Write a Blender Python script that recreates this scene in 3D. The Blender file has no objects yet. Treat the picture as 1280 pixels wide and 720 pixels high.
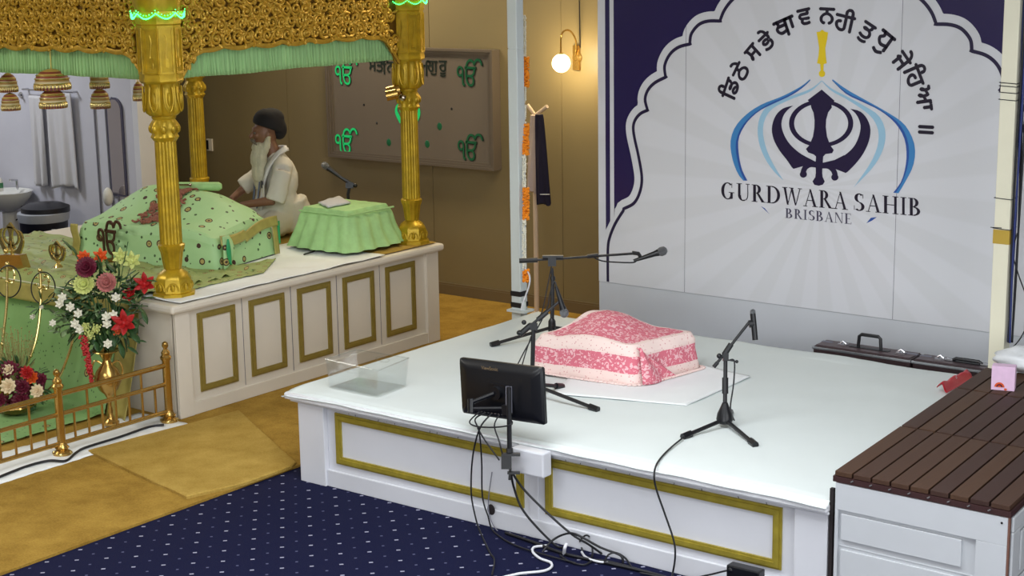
import bpy, math, random
from mathutils import Vector, Matrix, noise
random.seed(7)
PI = math.pi; R = math.radians
C = bpy.context.scene.collection
SC = bpy.context.scene

# ------------------------------------------------------------------ camera
F = 2024.9; H = 3.0
yaw, pit, rol = R(-37.412), R(11.746), R(-.922)
fw = Vector((math.sin(yaw)*math.cos(pit), math.cos(yaw)*math.cos(pit), -math.sin(pit)))
rt = fw.cross(Vector((0, 0, 1))).normalized(); up = rt.cross(fw)
cr, sr = math.cos(rol), math.sin(rol)
RT = rt*cr + up*sr; UP = up*cr - rt*sr
CAM = Vector((0, 0, H))
cd = bpy.data.cameras.new('camera'); cam = bpy.data.objects.new('camera', cd); C.objects.link(cam)
cd.sensor_width = 36; cd.lens = 36*F/1280; cd.clip_end = 100
m3 = Matrix((RT, UP, -fw)).transposed()
cam.matrix_world = Matrix.Translation(CAM) @ m3.to_4x4()
SC.camera = cam
def ray(x, y): return fw + RT*((x-640)/F) - UP*((y-360)/F)
def PZ(x, y, z): d = ray(x, y); return CAM + d*((z-H)/d.z)
def PY(x, y, Y): d = ray(x, y); return CAM + d*(Y/d.y)
def PX(x, y, X): d = ray(x, y); return CAM + d*(X/d.x)
def PD(x, y, dep): return CAM + ray(x, y)*dep
def depth(p): return (Vector(p)-CAM).dot(fw)

# ------------------------------------------------------------------ materials
def lin(c): return tuple(((v/255)/12.92 if v/255 <= .04045 else ((v/255+.055)/1.055)**2.4) for v in c)
class NT:
    def __init__(s, name):
        s.m = bpy.data.materials.new(name); s.m.use_nodes = True; s.t = s.m.node_tree
        s.b = s.t.nodes['Principled BSDF']
    def n(s, typ, **kw):
        nd = s.t.nodes.new(typ)
        for k, v in kw.items(): setattr(nd, k, v)
        return nd
    def l(s, a, b): s.t.links.new(a, b)
    def math(s, op, a, b=None, c=None):
        nd = s.n('ShaderNodeMath', operation=op)
        for i, v in enumerate((a, b, c)):
            if v is None: continue
            if hasattr(v, 'links'): s.l(v, nd.inputs[i])
            else: nd.inputs[i].default_value = v
        return nd.outputs[0]
    def mix(s, fac, a, b):
        nd = s.n('ShaderNodeMix', data_type='RGBA')
        for i, v in ((0, fac), (6, a), (7, b)):
            if hasattr(v, 'links'): s.l(v, nd.inputs[i])
            elif i == 0: nd.inputs[0].default_value = v
            else: nd.inputs[i].default_value = (*v, 1)
        return nd.outputs[2]
def mat(name, col, rough=.5, metal=0.0, var=0.0, vs=6.0, bump=0.0, bs=60.0, spec=.5, coat=0, stretch=None, trans=0, alpha=1, emit=None, es=0):
    q = NT(name); b = q.b
    c = lin(col)
    b.inputs['Base Color'].default_value = (*c, 1)
    b.inputs['Roughness'].default_value = rough; b.inputs['Metallic'].default_value = metal
    b.inputs['Specular IOR Level'].default_value = spec; b.inputs['Coat Weight'].default_value = coat
    b.inputs['Transmission Weight'].default_value = trans
    if emit: b.inputs['Emission Color'].default_value = (*lin(emit), 1); b.inputs['Emission Strength'].default_value = es
    if var or bump:
        tc = q.n('ShaderNodeTexCoord'); mp = q.n('ShaderNodeMapping'); q.l(tc.outputs['Object'], mp.inputs[0])
        if stretch: mp.inputs['Scale'].default_value = stretch
        if var:
            nz = q.n('ShaderNodeTexNoise'); nz.inputs['Scale'].default_value = vs; nz.inputs['Detail'].default_value = 6; q.l(mp.outputs[0], nz.inputs[0])
            mr = q.n('ShaderNodeMapRange'); mr.inputs[1].default_value = .3; mr.inputs[2].default_value = .7; q.l(nz.outputs[0], mr.inputs[0])
            q.l(q.mix(mr.outputs[0], tuple(v*(1-var) for v in c), tuple(min(1, v*(1+var)) for v in c)), b.inputs['Base Color'])
        if bump:
            n2 = q.n('ShaderNodeTexNoise'); n2.inputs['Scale'].default_value = bs; n2.inputs['Detail'].default_value = 4; q.l(mp.outputs[0], n2.inputs[0])
            bp = q.n('ShaderNodeBump'); bp.inputs['Strength'].default_value = bump; bp.inputs['Distance'].default_value = .01
            q.l(n2.outputs[0], bp.inputs['Height']); q.l(bp.outputs[0], b.inputs['Normal'])
    return q.m

M = {}
M['white'] = mat('white_paint', (212, 213, 220), .45, var=.03, vs=3)
M['white_lip'] = mat('white_edge_paint', (222, 223, 228), .4, var=.05, vs=9)
M['cream'] = mat('cream_paint', (218, 210, 196), .5, var=.04, vs=2.5)
M['wall_brown'] = mat('taupe_wall_paint', (128, 115, 84), .38, var=.05, vs=1.2, bump=.05, bs=120, spec=.6)
M['wall_white'] = mat('white_wall_paint', (196, 196, 206), .55, var=.02)
M['wall_cream'] = mat('pale_wall_paint', (215, 210, 200), .8)
M['ceiling'] = mat('ceiling_paint', (225, 222, 214), .9)
M['panel_grey'] = mat('grey_white_panel', (196, 199, 205), .25, var=.03, vs=2)
M['skirting'] = mat('taupe_skirting', (112, 96, 70), .45)
M['gold'] = mat('gold_paint', (184, 152, 34), .36, .45, var=.22, vs=14, bump=.12, bs=40)
M['gold_dark'] = mat('dark_gold_recess', (104, 74, 20), .5, .4, var=.3, vs=20)
M['gold_relief'] = mat('warm_gold_relief', (196, 156, 54), .38, .4, var=.2, vs=25)
M['gold_trim'] = mat('gold_trim', (158, 142, 52), .45, .25, var=.15, vs=18)
M['gold_trim_dull'] = mat('dull_gold_trim', (146, 128, 62), .45, .25, var=.12, vs=18)
M['brass'] = mat('brass', (188, 152, 84), .22, .9, var=.12, vs=10)
M['brass_pale'] = mat('pale_brass', (224, 200, 130), .18, .9, var=.1, vs=12)
M['silver'] = mat('silver', (190, 180, 165), .18, 1.0)
M['black'] = mat('black_metal', (22, 22, 26), .42, spec=.5)
M['black_plastic'] = mat('black_plastic', (16, 17, 22), .35, spec=.5)
M['bin_plastic'] = mat('dark_bin_plastic', (20, 21, 30), .4)
M['mesh'] = mat('mic_mesh', (120, 122, 126), .35, .8, bump=.8, bs=400)
M['bin_bag'] = mat('grey_liner', (150, 155, 165), .4)
M['ceramic'] = mat('ceramic', (205, 205, 200), .15)
M['towel'] = mat('white_towel', (200, 199, 203), .9, bump=.2, bs=90)
M['cloth_white'] = mat('white_cotton', (215, 222, 221), .85, var=.02, vs=2, bump=.06, bs=9)
M['sheet_white'] = mat('white_sheet', (234, 237, 238), .8, bump=.05, bs=30)
M['plain_green'] = mat('light_green_cloth', (164, 206, 138), .75, var=.09, vs=18)
M['frill_green'] = mat('pale_green_voile', (154, 196, 134), .8, var=.16, vs=60, stretch=(1, 1, .06))
M['emerald'] = mat('emerald_lining', (40, 150, 92), .5)
M['khaki_satin'] = mat('khaki_satin', (168, 156, 86), .35, .15, var=.15, vs=14)
M['skin'] = mat('brown_skin', (118, 80, 58), .5, var=.06, vs=30)
M['beard'] = mat('white_beard', (186, 180, 156), .9, var=.2, vs=30, bump=.7, bs=110, stretch=(1, 1, .18))
M['beard_dark'] = mat('grey_moustache', (104, 94, 82), .9, var=.3, vs=60, bump=.5, bs=150)
M['turban'] = mat('black_turban', (16, 11, 16), .85, bump=.1, bs=60)
M['kurta'] = mat('off_white_kurta', (196, 190, 178), .9, bump=.12, bs=14)
M['stole'] = mat('white_stole', (206, 203, 200), .9, bump=.15, bs=40)
M['stole_grey'] = mat('grey_blue_stripe', (96, 104, 124), .9)
M['board'] = mat('grey_board', (108, 98, 88), .5, var=.04, vs=3, stretch=(1, 1, .2))
M['board_frame'] = mat('grey_board_frame', (100, 90, 80), .4)
M['green_lit'] = mat('green_light', (20, 160, 90), .4, emit=(30, 200, 110), es=.3)
M['green_dim'] = mat('dim_green_light', (12, 70, 45), .4, emit=(10, 110, 60), es=.12)
M['dark_cut'] = mat('dark_cutout', (22, 34, 28), .5)
M['led'] = mat('green_led', (60, 255, 110), .4, emit=(60, 255, 110), es=3.5)
M['globe'] = mat('lamp_globe', (255, 240, 210), .3, emit=(255, 226, 170), es=7)
M['wood_pale'] = mat('pale_wood', (222, 198, 172), .5, var=.1, vs=20, stretch=(1, 1, .1))
M['navy_cloth'] = mat('navy_garment', (30, 24, 48), .9, bump=.2, bs=40)
M['pinkish_scarf'] = mat('pale_pink_scarf', (200, 180, 170), .9, bump=.2, bs=40)
M['orange'] = mat('marigold_orange', (240, 140, 20), .7, var=.2, vs=60)
M['petal_white'] = mat('white_petal', (225, 222, 205), .6)
M['petal_cream'] = mat('cream_petal', (226, 205, 170), .6)
M['petal_red'] = mat('red_petal', (170, 22, 24), .55, var=.2, vs=60)
M['petal_dark'] = mat('dark_magenta_petal', (96, 10, 40), .6, var=.3, vs=60)
M['petal_orange'] = mat('orange_petal', (214, 84, 26), .55, var=.15, vs=50)
M['petal_pink'] = mat('dusty_pink_petal', (170, 100, 96), .6, var=.2, vs=50)
M['petal_lime'] = mat('lime_petal', (196, 204, 120), .6)
M['leaf'] = mat('dark_green_leaf', (52, 84, 44), .5, var=.3, vs=30)
M['leaf_pale'] = mat('grey_green_leaf', (112, 134, 92), .55, var=.25, vs=30)
M['grass'] = mat('dry_spray', (150, 146, 90), .8)
M['navy'] = mat('navy_vinyl', (34, 26, 74), .22, spec=.6)
M['navy_logo'] = mat('navy_print', (30, 22, 58), .3)
M['ink'] = mat('dark_lettering', (24, 18, 40), .35)
M['grey_ink'] = mat('grey_lettering', (78, 76, 96), .35)
M['blue'] = mat('blue_print', (62, 128, 186), .3)
M['blue_deep'] = mat('deep_blue_print', (44, 82, 156), .3)
M['blue_pale'] = mat('pale_blue_print', (150, 190, 214), .3)
M['yellow'] = mat('yellow_print', (226, 196, 30), .35)
M['white_vinyl'] = mat('white_vinyl', (214, 214, 220), .25)
M['post_white'] = mat('white_steel', (206, 214, 214), .35, var=.03, vs=4)
M['post_cream'] = mat('cream_steel', (226, 222, 200), .45, var=.04, vs=4)
M['tape_gold'] = mat('gold_tape', (196, 164, 70), .4, .3)
M['cable_black'] = mat('black_cable', (18, 18, 24), .5)
M['cable_blue'] = mat('blue_cable', (34, 48, 110), .5)
M['cable_white'] = mat('white_cable', (215, 216, 222), .5)
M['cable_grey'] = mat('grey_cable', (120, 120, 132), .6)
M['case'] = mat('dark_brown_case', (50, 34, 36), .45, var=.1, vs=30)
M['case_top'] = mat('brown_case_panel', (78, 62, 66), .4, var=.1, vs=30)
M['chrome'] = mat('chrome', (190, 190, 195), .2, .9)
M['red_bag'] = mat('red_plastic', (190, 20, 40), .35)
M['pink_box'] = mat('pink_card', (224, 190, 220), .5, var=.05, vs=30)
M['bag'] = mat('white_plastic_bag', (225, 228, 232), .35, bump=.5, bs=18)
M['lilac'] = mat('screen_glass', (20, 22, 30), .1)
M['mirror'] = mat('mirror', (170, 164, 172), .08, .9)
M['door_grey'] = mat('cabinet_white', (196, 199, 204), .4, var=.02)
M['glove'] = mat('bottle_green', (60, 120, 80), .3)
M['dark_gap'] = mat('dark_gap', (30, 22, 24), .8)
M['post_brown'] = mat('brown_strip', (120, 84, 72), .6)

def m_acrylic():
    q = NT('clear_acrylic'); q.t.nodes.remove(q.b); out = [n for n in q.t.nodes if n.type == 'OUTPUT_MATERIAL'][0]
    tr = q.n('ShaderNodeBsdfTransparent'); tr.inputs[0].default_value = (.975, .985, .985, 1); gl_ = q.n('ShaderNodeBsdfGlossy'); gl_.inputs['Roughness'].default_value = .08
    lw = q.n('ShaderNodeLayerWeight'); lw.inputs[0].default_value = .12; mx = q.n('ShaderNodeMixShader')
    q.l(lw.outputs['Facing'], mx.inputs[0]); q.l(tr.outputs[0], mx.inputs[1]); q.l(gl_.outputs[0], mx.inputs[2]); q.l(mx.outputs[0], out.inputs[0])
    return q.m
M['acrylic'] = m_acrylic()

def m_carpet_navy():
    q = NT('navy_dotted_carpet'); b = q.b; b.inputs['Roughness'].default_value = .95; b.inputs['Specular IOR Level'].default_value = .15
    tc = q.n('ShaderNodeTexCoord'); mp = q.n('ShaderNodeMapping'); mp.vector_type = 'POINT'
    mp.inputs['Rotation'].default_value = (0, 0, R(-45)); q.l(tc.outputs['Object'], mp.inputs[0])
    sx = q.n('ShaderNodeSeparateXYZ'); q.l(mp.outputs[0], sx.inputs[0])
    def cell(v, p, off=0.0):
        a = q.math('ADD', q.math('DIVIDE', v, p), off)
        return q.math('ABSOLUTE', q.math('SUBTRACT', q.math('FRACT', a), .5)), q.math('FLOOR', a)
    P = .074; Q = .148
    fx, ix = cell(sx.outputs[0], P); 
    odd = q.math('ABSOLUTE', q.math('MODULO', ix, 2.0))
    yy = q.math('ADD', q.math('DIVIDE', sx.outputs[1], Q), q.math('MULTIPLY', odd, .5))
    fy = q.math('ABSOLUTE', q.math('SUBTRACT', q.math('FRACT', yy), .5))
    wx = q.math('ADD', .09, q.math('MULTIPLY', odd, .05))
    hit = q.math('MULTIPLY', q.math('LESS_THAN', fx, wx), q.math('LESS_THAN', fy, .045))
    nz = q.n('ShaderNodeTexNoise'); nz.inputs['Scale'].default_value = 260; q.l(tc.outputs['Object'], nz.inputs[0])
    base = q.mix(nz.outputs[0], lin((10, 12, 34)), lin((22, 26, 64)))
    dotc = q.mix(odd, lin((84, 86, 116)), lin((158, 158, 180)))
    q.l(q.mix(hit, base, dotc), b.inputs['Base Color'])
    bp = q.n('ShaderNodeBump'); bp.inputs['Strength'].default_value = .4; bp.inputs['Distance'].default_value = .004
    q.l(nz.outputs[0], bp.inputs['Height']); q.l(bp.outputs[0], b.inputs['Normal'])
    return q.m
M['navy_carpet'] = m_carpet_navy()

def m_carpet_gold(name, c1, c2):
    q = NT(name); b = q.b; b.inputs['Roughness'].default_value = .95; b.inputs['Specular IOR Level'].default_value = .15
    tc = q.n('ShaderNodeTexCoord')
    n1 = q.n('ShaderNodeTexNoise'); n1.inputs['Scale'].default_value = 4; n1.inputs['Detail'].default_value = 8; n1.inputs['Roughness'].default_value = .7; q.l(tc.outputs['Object'], n1.inputs[0])
    n2 = q.n('ShaderNodeTexNoise'); n2.inputs['Scale'].default_value = 90; n2.inputs['Detail'].default_value = 3; q.l(tc.outputs['Object'], n2.inputs[0])
    f = q.math('ADD', q.math('MULTIPLY', n1.outputs[0], .7), q.math('MULTIPLY', n2.outputs[0], .3))
    mr = q.n('ShaderNodeMapRange'); mr.inputs[1].default_value = .36; mr.inputs[2].default_value = .64; q.l(f, mr.inputs[0])
    q.l(q.mix(mr.outputs[0], lin(c1), lin(c2)), b.inputs['Base Color'])
    bp = q.n('ShaderNodeBump'); bp.inputs['Strength'].default_value = .6; bp.inputs['Distance'].default_value = .01
    q.l(n2.outputs[0], bp.inputs['Height']); q.l(bp.outputs[0], b.inputs['Normal'])
    return q.m
M['gold_carpet'] = m_carpet_gold('gold_shag_carpet', (134, 102, 38), (172, 138, 62))
M['gold_mat'] = m_carpet_gold('gold_shag_mat', (152, 122, 52), (184, 154, 80))

def m_brocade(name, base, base2, s1=7.5, s2=26, ringw=.2, dark=(70, 44, 36), dots=(64, 92, 52)):
    q = NT(name); b = q.b; b.inputs['Roughness'].default_value = .6
    uv = q.n('ShaderNodeUVMap')
    nz = q.n('ShaderNodeTexNoise'); nz.inputs['Scale'].default_value = 7; nz.inputs['Detail'].default_value = 3; q.l(uv.outputs[0], nz.inputs[0])
    col = q.mix(nz.outputs[0], lin(base), lin(base2))
    v2 = q.n('ShaderNodeTexVoronoi'); v2.inputs['Scale'].default_value = s2; v2.inputs['Randomness'].default_value = .8; q.l(uv.outputs[0], v2.inputs[0])
    col = q.mix(q.math('LESS_THAN', v2.outputs['Distance'], .2), col, lin(dots))
    v1 = q.n('ShaderNodeTexVoronoi'); v1.inputs['Scale'].default_value = s1; v1.inputs['Randomness'].default_value = .45; q.l(uv.outputs[0], v1.inputs[0])
    d = v1.outputs['Distance']
    col = q.mix(q.math('LESS_THAN', d, ringw), col, lin(dark))
    col = q.mix(q.math('LESS_THAN', d, ringw*.72), col, lin((176, 160, 96)))
    col = q.mix(q.math('LESS_THAN', d, ringw*.38), col, lin(dark))
    q.l(col, b.inputs['Base Color'])
    bp = q.n('ShaderNodeBump'); bp.inputs['Strength'].default_value = .25; bp.inputs['Distance'].default_value = .01
    n3 = q.n('ShaderNodeTexNoise'); n3.inputs['Scale'].default_value = 9; q.l(uv.outputs[0], n3.inputs[0])
    q.l(n3.outputs[0], bp.inputs['Height']); q.l(bp.outputs[0], b.inputs['Normal'])
    return q.m
M['rumala'] = m_brocade('green_brocade', (160, 202, 142), (176, 214, 158), s1=8.5, s2=19, ringw=.235)
M['drape'] = m_brocade('green_front_brocade', (120, 160, 96), (142, 180, 116), s1=4.2, s2=30, ringw=.12, dots=(80, 110, 66))
M['crumple'] = m_brocade('green_khaki_brocade', (132, 158, 96), (170, 172, 104), s1=11, s2=22, ringw=.22, dark=(120, 92, 56), dots=(92, 112, 64))

def m_pink():
    q = NT('pink_floral_cotton'); b = q.b; b.inputs['Roughness'].default_value = .85
    uv = q.n('ShaderNodeUVMap')
    nz = q.n('ShaderNodeTexNoise'); nz.inputs['Scale'].default_value = 34; nz.inputs['Detail'].default_value = 2; nz.inputs['Distortion'].default_value = 1.6; q.l(uv.outputs[0], nz.inputs[0])
    v = q.n('ShaderNodeTexVoronoi'); v.inputs['Scale'].default_value = 30; q.l(uv.outputs[0], v.inputs[0])
    h1 = q.math('GREATER_THAN', nz.outputs[0], .56); h2 = q.math('LESS_THAN', v.outputs['Distance'], .26)
    h = q.math('MAXIMUM', h1, h2)
    q.l(q.mix(q.math('MULTIPLY', h, .8), lin((214, 112, 130)), lin((240, 200, 204))), b.inputs['Base Color'])
    return q.m
M['pink'] = m_pink()
def m_lace():
    q = NT('pale_pink_lace'); b = q.b; b.inputs['Roughness'].default_value = .85
    uv = q.n('ShaderNodeUVMap')
    v = q.n('ShaderNodeTexVoronoi'); v.inputs['Scale'].default_value = 58; q.l(uv.outputs[0], v.inputs[0])
    q.l(q.mix(q.math('LESS_THAN', v.outputs['Distance'], .22), lin((238, 214, 208)), lin((214, 160, 160))), b.inputs['Base Color'])
    return q.m
M['lace'] = m_lace()
def m_chattar():
    q = NT('beaded_canopy'); b = q.b; b.inputs['Roughness'].default_value = .5
    tc = q.n('ShaderNodeTexCoord'); sx = q.n('ShaderNodeSeparateXYZ'); q.l(tc.outputs['Generated'], sx.inputs[0])
    rp = q.n('ShaderNodeValToRGB'); q.l(sx.outputs[2], rp.inputs[0]); rp.color_ramp.interpolation = 'CONSTANT'
    el = rp.color_ramp.elements
    stops = [(0, (110, 34, 40)), (.14, (196, 182, 140)), (.42, (156, 120, 60)), (.5, (206, 192, 150)), (.58, (130, 60, 44)), (.66, (198, 168, 84)), (.78, (140, 70, 50)), (.88, (196, 160, 80))]
    el[0].position = 0; el[0].color = (*lin(stops[0][1]), 1); el[1].position = stops[1][0]; el[1].color = (*lin(stops[1][1]), 1)
    for p, c in stops[2:]:
        e = el.new(p); e.color = (*lin(c), 1)
    q.l(rp.outputs[0], b.inputs['Base Color'])
    return q.m
M['chattar'] = m_chattar()
def m_deck():
    q = NT('dark_decking_timber'); b = q.b; b.inputs['Roughness'].default_value = .6; b.inputs['Specular IOR Level'].default_value = .3
    oi = q.n('ShaderNodeObjectInfo'); tc = q.n('ShaderNodeTexCoord'); mp = q.n('ShaderNodeMapping'); mp.inputs['Scale'].default_value = (30, 1.5, 30); q.l(tc.outputs['Object'], mp.inputs[0])
    nz = q.n('ShaderNodeTexNoise'); nz.inputs['Scale'].default_value = 3; nz.inputs['Detail'].default_value = 6; q.l(mp.outputs[0], nz.inputs[0])
    a = q.mix(oi.outputs['Random'], lin((62, 42, 37)), lin((88, 62, 42)))
    q.l(q.mix(q.math('MULTIPLY', nz.outputs[0], .7), a, lin((48, 32, 30))), b.inputs['Base Color'])
    return q.m
M['deck'] = m_deck()
M['deck_frame'] = mat('dark_deck_edge', (58, 34, 34), .5)
def m_banner():
    q = NT('sunburst_print'); b = q.b; b.inputs['Roughness'].default_value = .2; b.inputs['Specular IOR Level'].default_value = .55
    tc = q.n('ShaderNodeTexCoord'); sx = q.n('ShaderNodeSeparateXYZ'); q.l(tc.outputs['Object'], sx.inputs[0])
    ang = q.math('ARCTAN2', sx.outputs[2], sx.outputs[0])
    s = q.math('SINE', q.math('MULTIPLY', ang, 22.0))
    mr = q.n('ShaderNodeMapRange'); mr.inputs[1].default_value = -.25; mr.inputs[2].default_value = .25; q.l(s, mr.inputs[0])
    q.l(q.mix(mr.outputs[0], lin((207, 208, 213)), lin((211, 212, 218))), b.inputs['Base Color'])
    return q.m
M['banner'] = m_banner()

# ------------------------------------------------------------------ mesh builder
WP = {}
class MB:
    def __init__(s): s.v = []; s.f = []; s.mi = []
    def add(s, vs, fs, mi=0):
        o = len(s.v); s.v += [Vector(p) for p in vs]
        s.f += [tuple(o+i for i in f) for f in fs]; s.mi += [mi]*len(fs); return s
    def box(s, x0, x1, y0, y1, z0, z1, mi=0):
        vs = [(x, y, z) for z in (z0, z1) for y in (y0, y1) for x in (x0, x1)]
        return s.add(vs, [(0, 2, 3, 1), (4, 5, 7, 6), (0, 1, 5, 4), (1, 3, 7, 5), (3, 2, 6, 7), (2, 0, 4, 6)], mi)
    def hexa(s, b, t, mi=0):   # 4 bottom pts, 4 top pts
        return s.add(list(b)+list(t), [(3, 2, 1, 0), (4, 5, 6, 7), (0, 1, 5, 4), (1, 2, 6, 5), (2, 3, 7, 6), (3, 0, 4, 7)], mi)
    def obox(s, c, ux, uy, uz, mi=0):  # centre + half axes
        c = Vector(c); ux = Vector(ux); uy = Vector(uy); uz = Vector(uz)
        b = [c-ux-uy-uz, c+ux-uy-uz, c+ux+uy-uz, c-ux+uy-uz]; t = [p+uz*2 for p in b]
        return s.hexa(b, t, mi)
    def rings(s, rs, closed=True, cap0=True, cap1=True, mi=0):
        n = len(rs[0]); vs = [p for r in rs for p in r]; fs = []
        for k in range(len(rs)-1):
            for i in range(n if closed else n-1):
                j = (i+1) % n; fs.append((k*n+i, k*n+j, (k+1)*n+j, (k+1)*n+i))
        if cap0: fs.append(tuple(reversed(range(n))))
        if cap1: fs.append(tuple(range((len(rs)-1)*n, len(rs)*n)))
        return s.add(vs, fs, mi)
    def tube(s, pts, r, seg=8, closed=False, mi=0, smooth=0):
        P = [Vector(p) for p in pts]
        if smooth: P = spline(P, smooth, closed)
        n = len(P); rr = r if isinstance(r, (list, tuple)) else [r]*n
        if len(rr) != n: rr = [rr[min(len(rr)-1, int(i*(len(rr)-1)/(n-1)+.5))] if len(rr) > 2 else rr[0]+(rr[1]-rr[0])*i/(n-1) for i in range(n)]
        t0 = (P[1]-P[0]).normalized(); nn = t0.orthogonal().normalized(); rs = []
        for i in range(n):
            t = (P[(i+1) % n if closed else min(i+1, n-1)]-P[(i-1) % n if closed else max(i-1, 0)])
            t = t.normalized() if t.length > 1e-9 else t0
            nn = nn-t*nn.dot(t)
            nn = nn.normalized() if nn.length > 1e-6 else t.orthogonal().normalized()
            b = t.cross(nn); t0 = t
            rs.append([P[i]+(nn*math.cos(a)+b*math.sin(a))*rr[i] for a in [2*PI*k/seg for k in range(seg)]])
        if closed: rs.append(rs[0]); return s.rings(rs, True, False, False, mi)
        return s.rings(rs, mi=mi)
    def lathe(s, prof, c=(0, 0, 0), seg=24, mod=None, axis=None, mi=0, rot=0.0):
        c = Vector(c); rs = []
        ax = Vector(axis).normalized() if axis else Vector((0, 0, 1))
        e1 = Vector((1, 0, 0)) if not axis else ax.orthogonal().normalized(); e2 = ax.cross(e1)
        for r, z in prof:
            ring = []
            for k in range(seg):
                a = rot+2*PI*k/seg; q = r*(mod(a, z) if mod else 1)
                ring.append(c+e1*(q*math.cos(a))+e2*(q*math.sin(a))+ax*z)
            rs.append(ring)
        return s.rings(rs, mi=mi)
    def ell(s, c, r, seg=12, rg=8, rot=None, mi=0):
        c = Vector(c); rs = []
        if not hasattr(r, '__len__'): r = (r, r, r)
        for j in range(rg+1):
            ph = -PI/2+PI*j/rg; ph = max(-PI/2+.05, min(PI/2-.05, ph)); ring = []
            for k in range(seg):
                a = 2*PI*k/seg
                p = Vector((r[0]*math.cos(ph)*math.cos(a), r[1]*math.cos(ph)*math.sin(a), r[2]*math.sin(ph)))
                ring.append(c+(rot @ p if rot else p))
            rs.append(ring)
        return s.rings(rs, mi=mi)
    def prism(s, poly, u, v, o, w, mi=0):  # 2D polygon in plane o+u*x+v*y extruded by w
        o = Vector(o); u = Vector(u); v = Vector(v); w = Vector(w); n = len(poly)
        a = [o+u*x+v*y for x, y in poly]; b = [p+w for p in a]
        return s.add(a+b, [tuple(reversed(range(n))), tuple(range(n, 2*n))]+[(i, (i+1) % n, n+(i+1) % n, n+i) for i in range(n)], mi)
    def grid(s, fn, nu, nv, mi=0):
        vs = [fn(i/nu, j/nv) for j in range(nv+1) for i in range(nu+1)]
        fs = [(j*(nu+1)+i, j*(nu+1)+i+1, (j+1)*(nu+1)+i+1, (j+1)*(nu+1)+i) for j in range(nv) for i in range(nu)]
        return s.add(vs, fs, mi)
    def build(s, name, mats, parent=None, smooth=True, ang=35, bevel=0, solid=0, sub=0, recalc=True, origin=None):
        if not isinstance(mats, (list, tuple)): mats = [mats]
        me = bpy.data.meshes.new(name)
        xs = [p.x for p in s.v]; ys = [p.y for p in s.v]; zs = [p.z for p in s.v]
        o = Vector(origin) if origin else Vector(((min(xs)+max(xs))/2, (min(ys)+max(ys))/2, min(zs)))
        me.from_pydata([p-o for p in s.v], [], s.f)
        for m in mats: me.materials.append(M[m] if isinstance(m, str) else m)
        me.polygons.foreach_set('material_index', s.mi)
        if recalc:
            import bmesh
            bm = bmesh.new(); bm.from_mesh(me); bmesh.ops.recalc_face_normals(bm, faces=bm.faces); bm.to_mesh(me); bm.free()
        me.update()
        uvl = me.uv_layers.new(name='UVMap')
        for pl in me.polygons:
            nx, ny, nz = abs(pl.normal.x), abs(pl.normal.y), abs(pl.normal.z)
            for li in pl.loop_indices:
                c = me.vertices[me.loops[li].vertex_index].co+o
                uvl.data[li].uv = (c.x, c.y) if nz >= max(nx, ny)*.9 else ((c.x, c.z) if ny > nx else (c.y, c.z))
        if smooth:
            me.polygons.foreach_set('use_smooth', [True]*len(me.polygons)); me.set_sharp_from_angle(angle=R(ang))
        ob = bpy.data.objects.new(name, me); C.objects.link(ob)
        po = WP.get(parent.name, Vector()) if parent else Vector()
        ob.location = o-po; WP[ob.name] = o
        if parent: ob.parent = parent
        if solid: md = ob.modifiers.new('s', 'SOLIDIFY'); md.thickness = solid; md.offset = 0
        if bevel: md = ob.modifiers.new('b', 'BEVEL'); md.width = bevel; md.segments = 2; md.limit_method = 'ANGLE'; md.angle_limit = R(40)
        if sub: md = ob.modifiers.new('u', 'SUBSURF'); md.levels = sub; md.render_levels = sub
        return ob
def spline(P, k, closed=False):
    out = []; n = len(P)
    for i in range(n if closed else n-1):
        p0 = P[(i-1) % n] if (closed or i > 0) else P[i]; p1 = P[i]; p2 = P[(i+1) % n]; p3 = P[(i+2) % n] if (closed or i+2 < n) else P[min(i+1, n-1)]
        for j in range(k):
            t = j/k; t2 = t*t; t3 = t2*t
            out.append((p1*2+(p2-p0)*t+(p0*2-p1*5+p2*4-p3)*t2+(p1*3-p0-p2*3+p3)*t3)*.5)
    if not closed: out.append(P[-1])
    return out
def sp2(pts, k=4):
    return [(p.x, p.y) for p in spline([Vector((a, b, 0)) for a, b in pts], k)]
def thing(name, loc, label, cat, group=None):
    o = bpy.data.objects.new(name, None); C.objects.link(o); o.location = loc; o.empty_display_size = .1
    WP[o.name] = Vector(loc); return tag(o, label, cat, group)
def tag(o, label, cat, group=None, kind=None):
    o['label'] = label; o['category'] = cat
    if group: o['group'] = group
    if kind: o['kind'] = kind
    return o
def struct(o): o['kind'] = 'structure'; return o
def nz(x, y, z=0, s=1): return noise.noise(Vector((x*s, y*s, z*s)))
def fuse(name, mb, voxel, m, parent, smooth_it=4):
    tmp = mb.build('tmp_shape', m, None, smooth=False)
    md = tmp.modifiers.new('r', 'REMESH'); md.mode = 'VOXEL'; md.voxel_size = voxel
    sm = tmp.modifiers.new('k', 'SMOOTH'); sm.iterations = smooth_it; sm.factor = .5
    dg = bpy.context.evaluated_depsgraph_get(); dg.update()
    me = bpy.data.meshes.new_from_object(tmp.evaluated_get(dg)); me.name = name
    loc = WP[tmp.name]; bpy.data.objects.remove(tmp)
    me.polygons.foreach_set('use_smooth', [True]*len(me.polygons))
    if not me.materials: me.materials.append(M[m])
    ob = bpy.data.objects.new(name, me); C.objects.link(ob)
    po = WP.get(parent.name, Vector()) if parent else Vector()
    ob.location = loc-po; WP[ob.name] = loc; ob.parent = parent
    return ob
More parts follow.
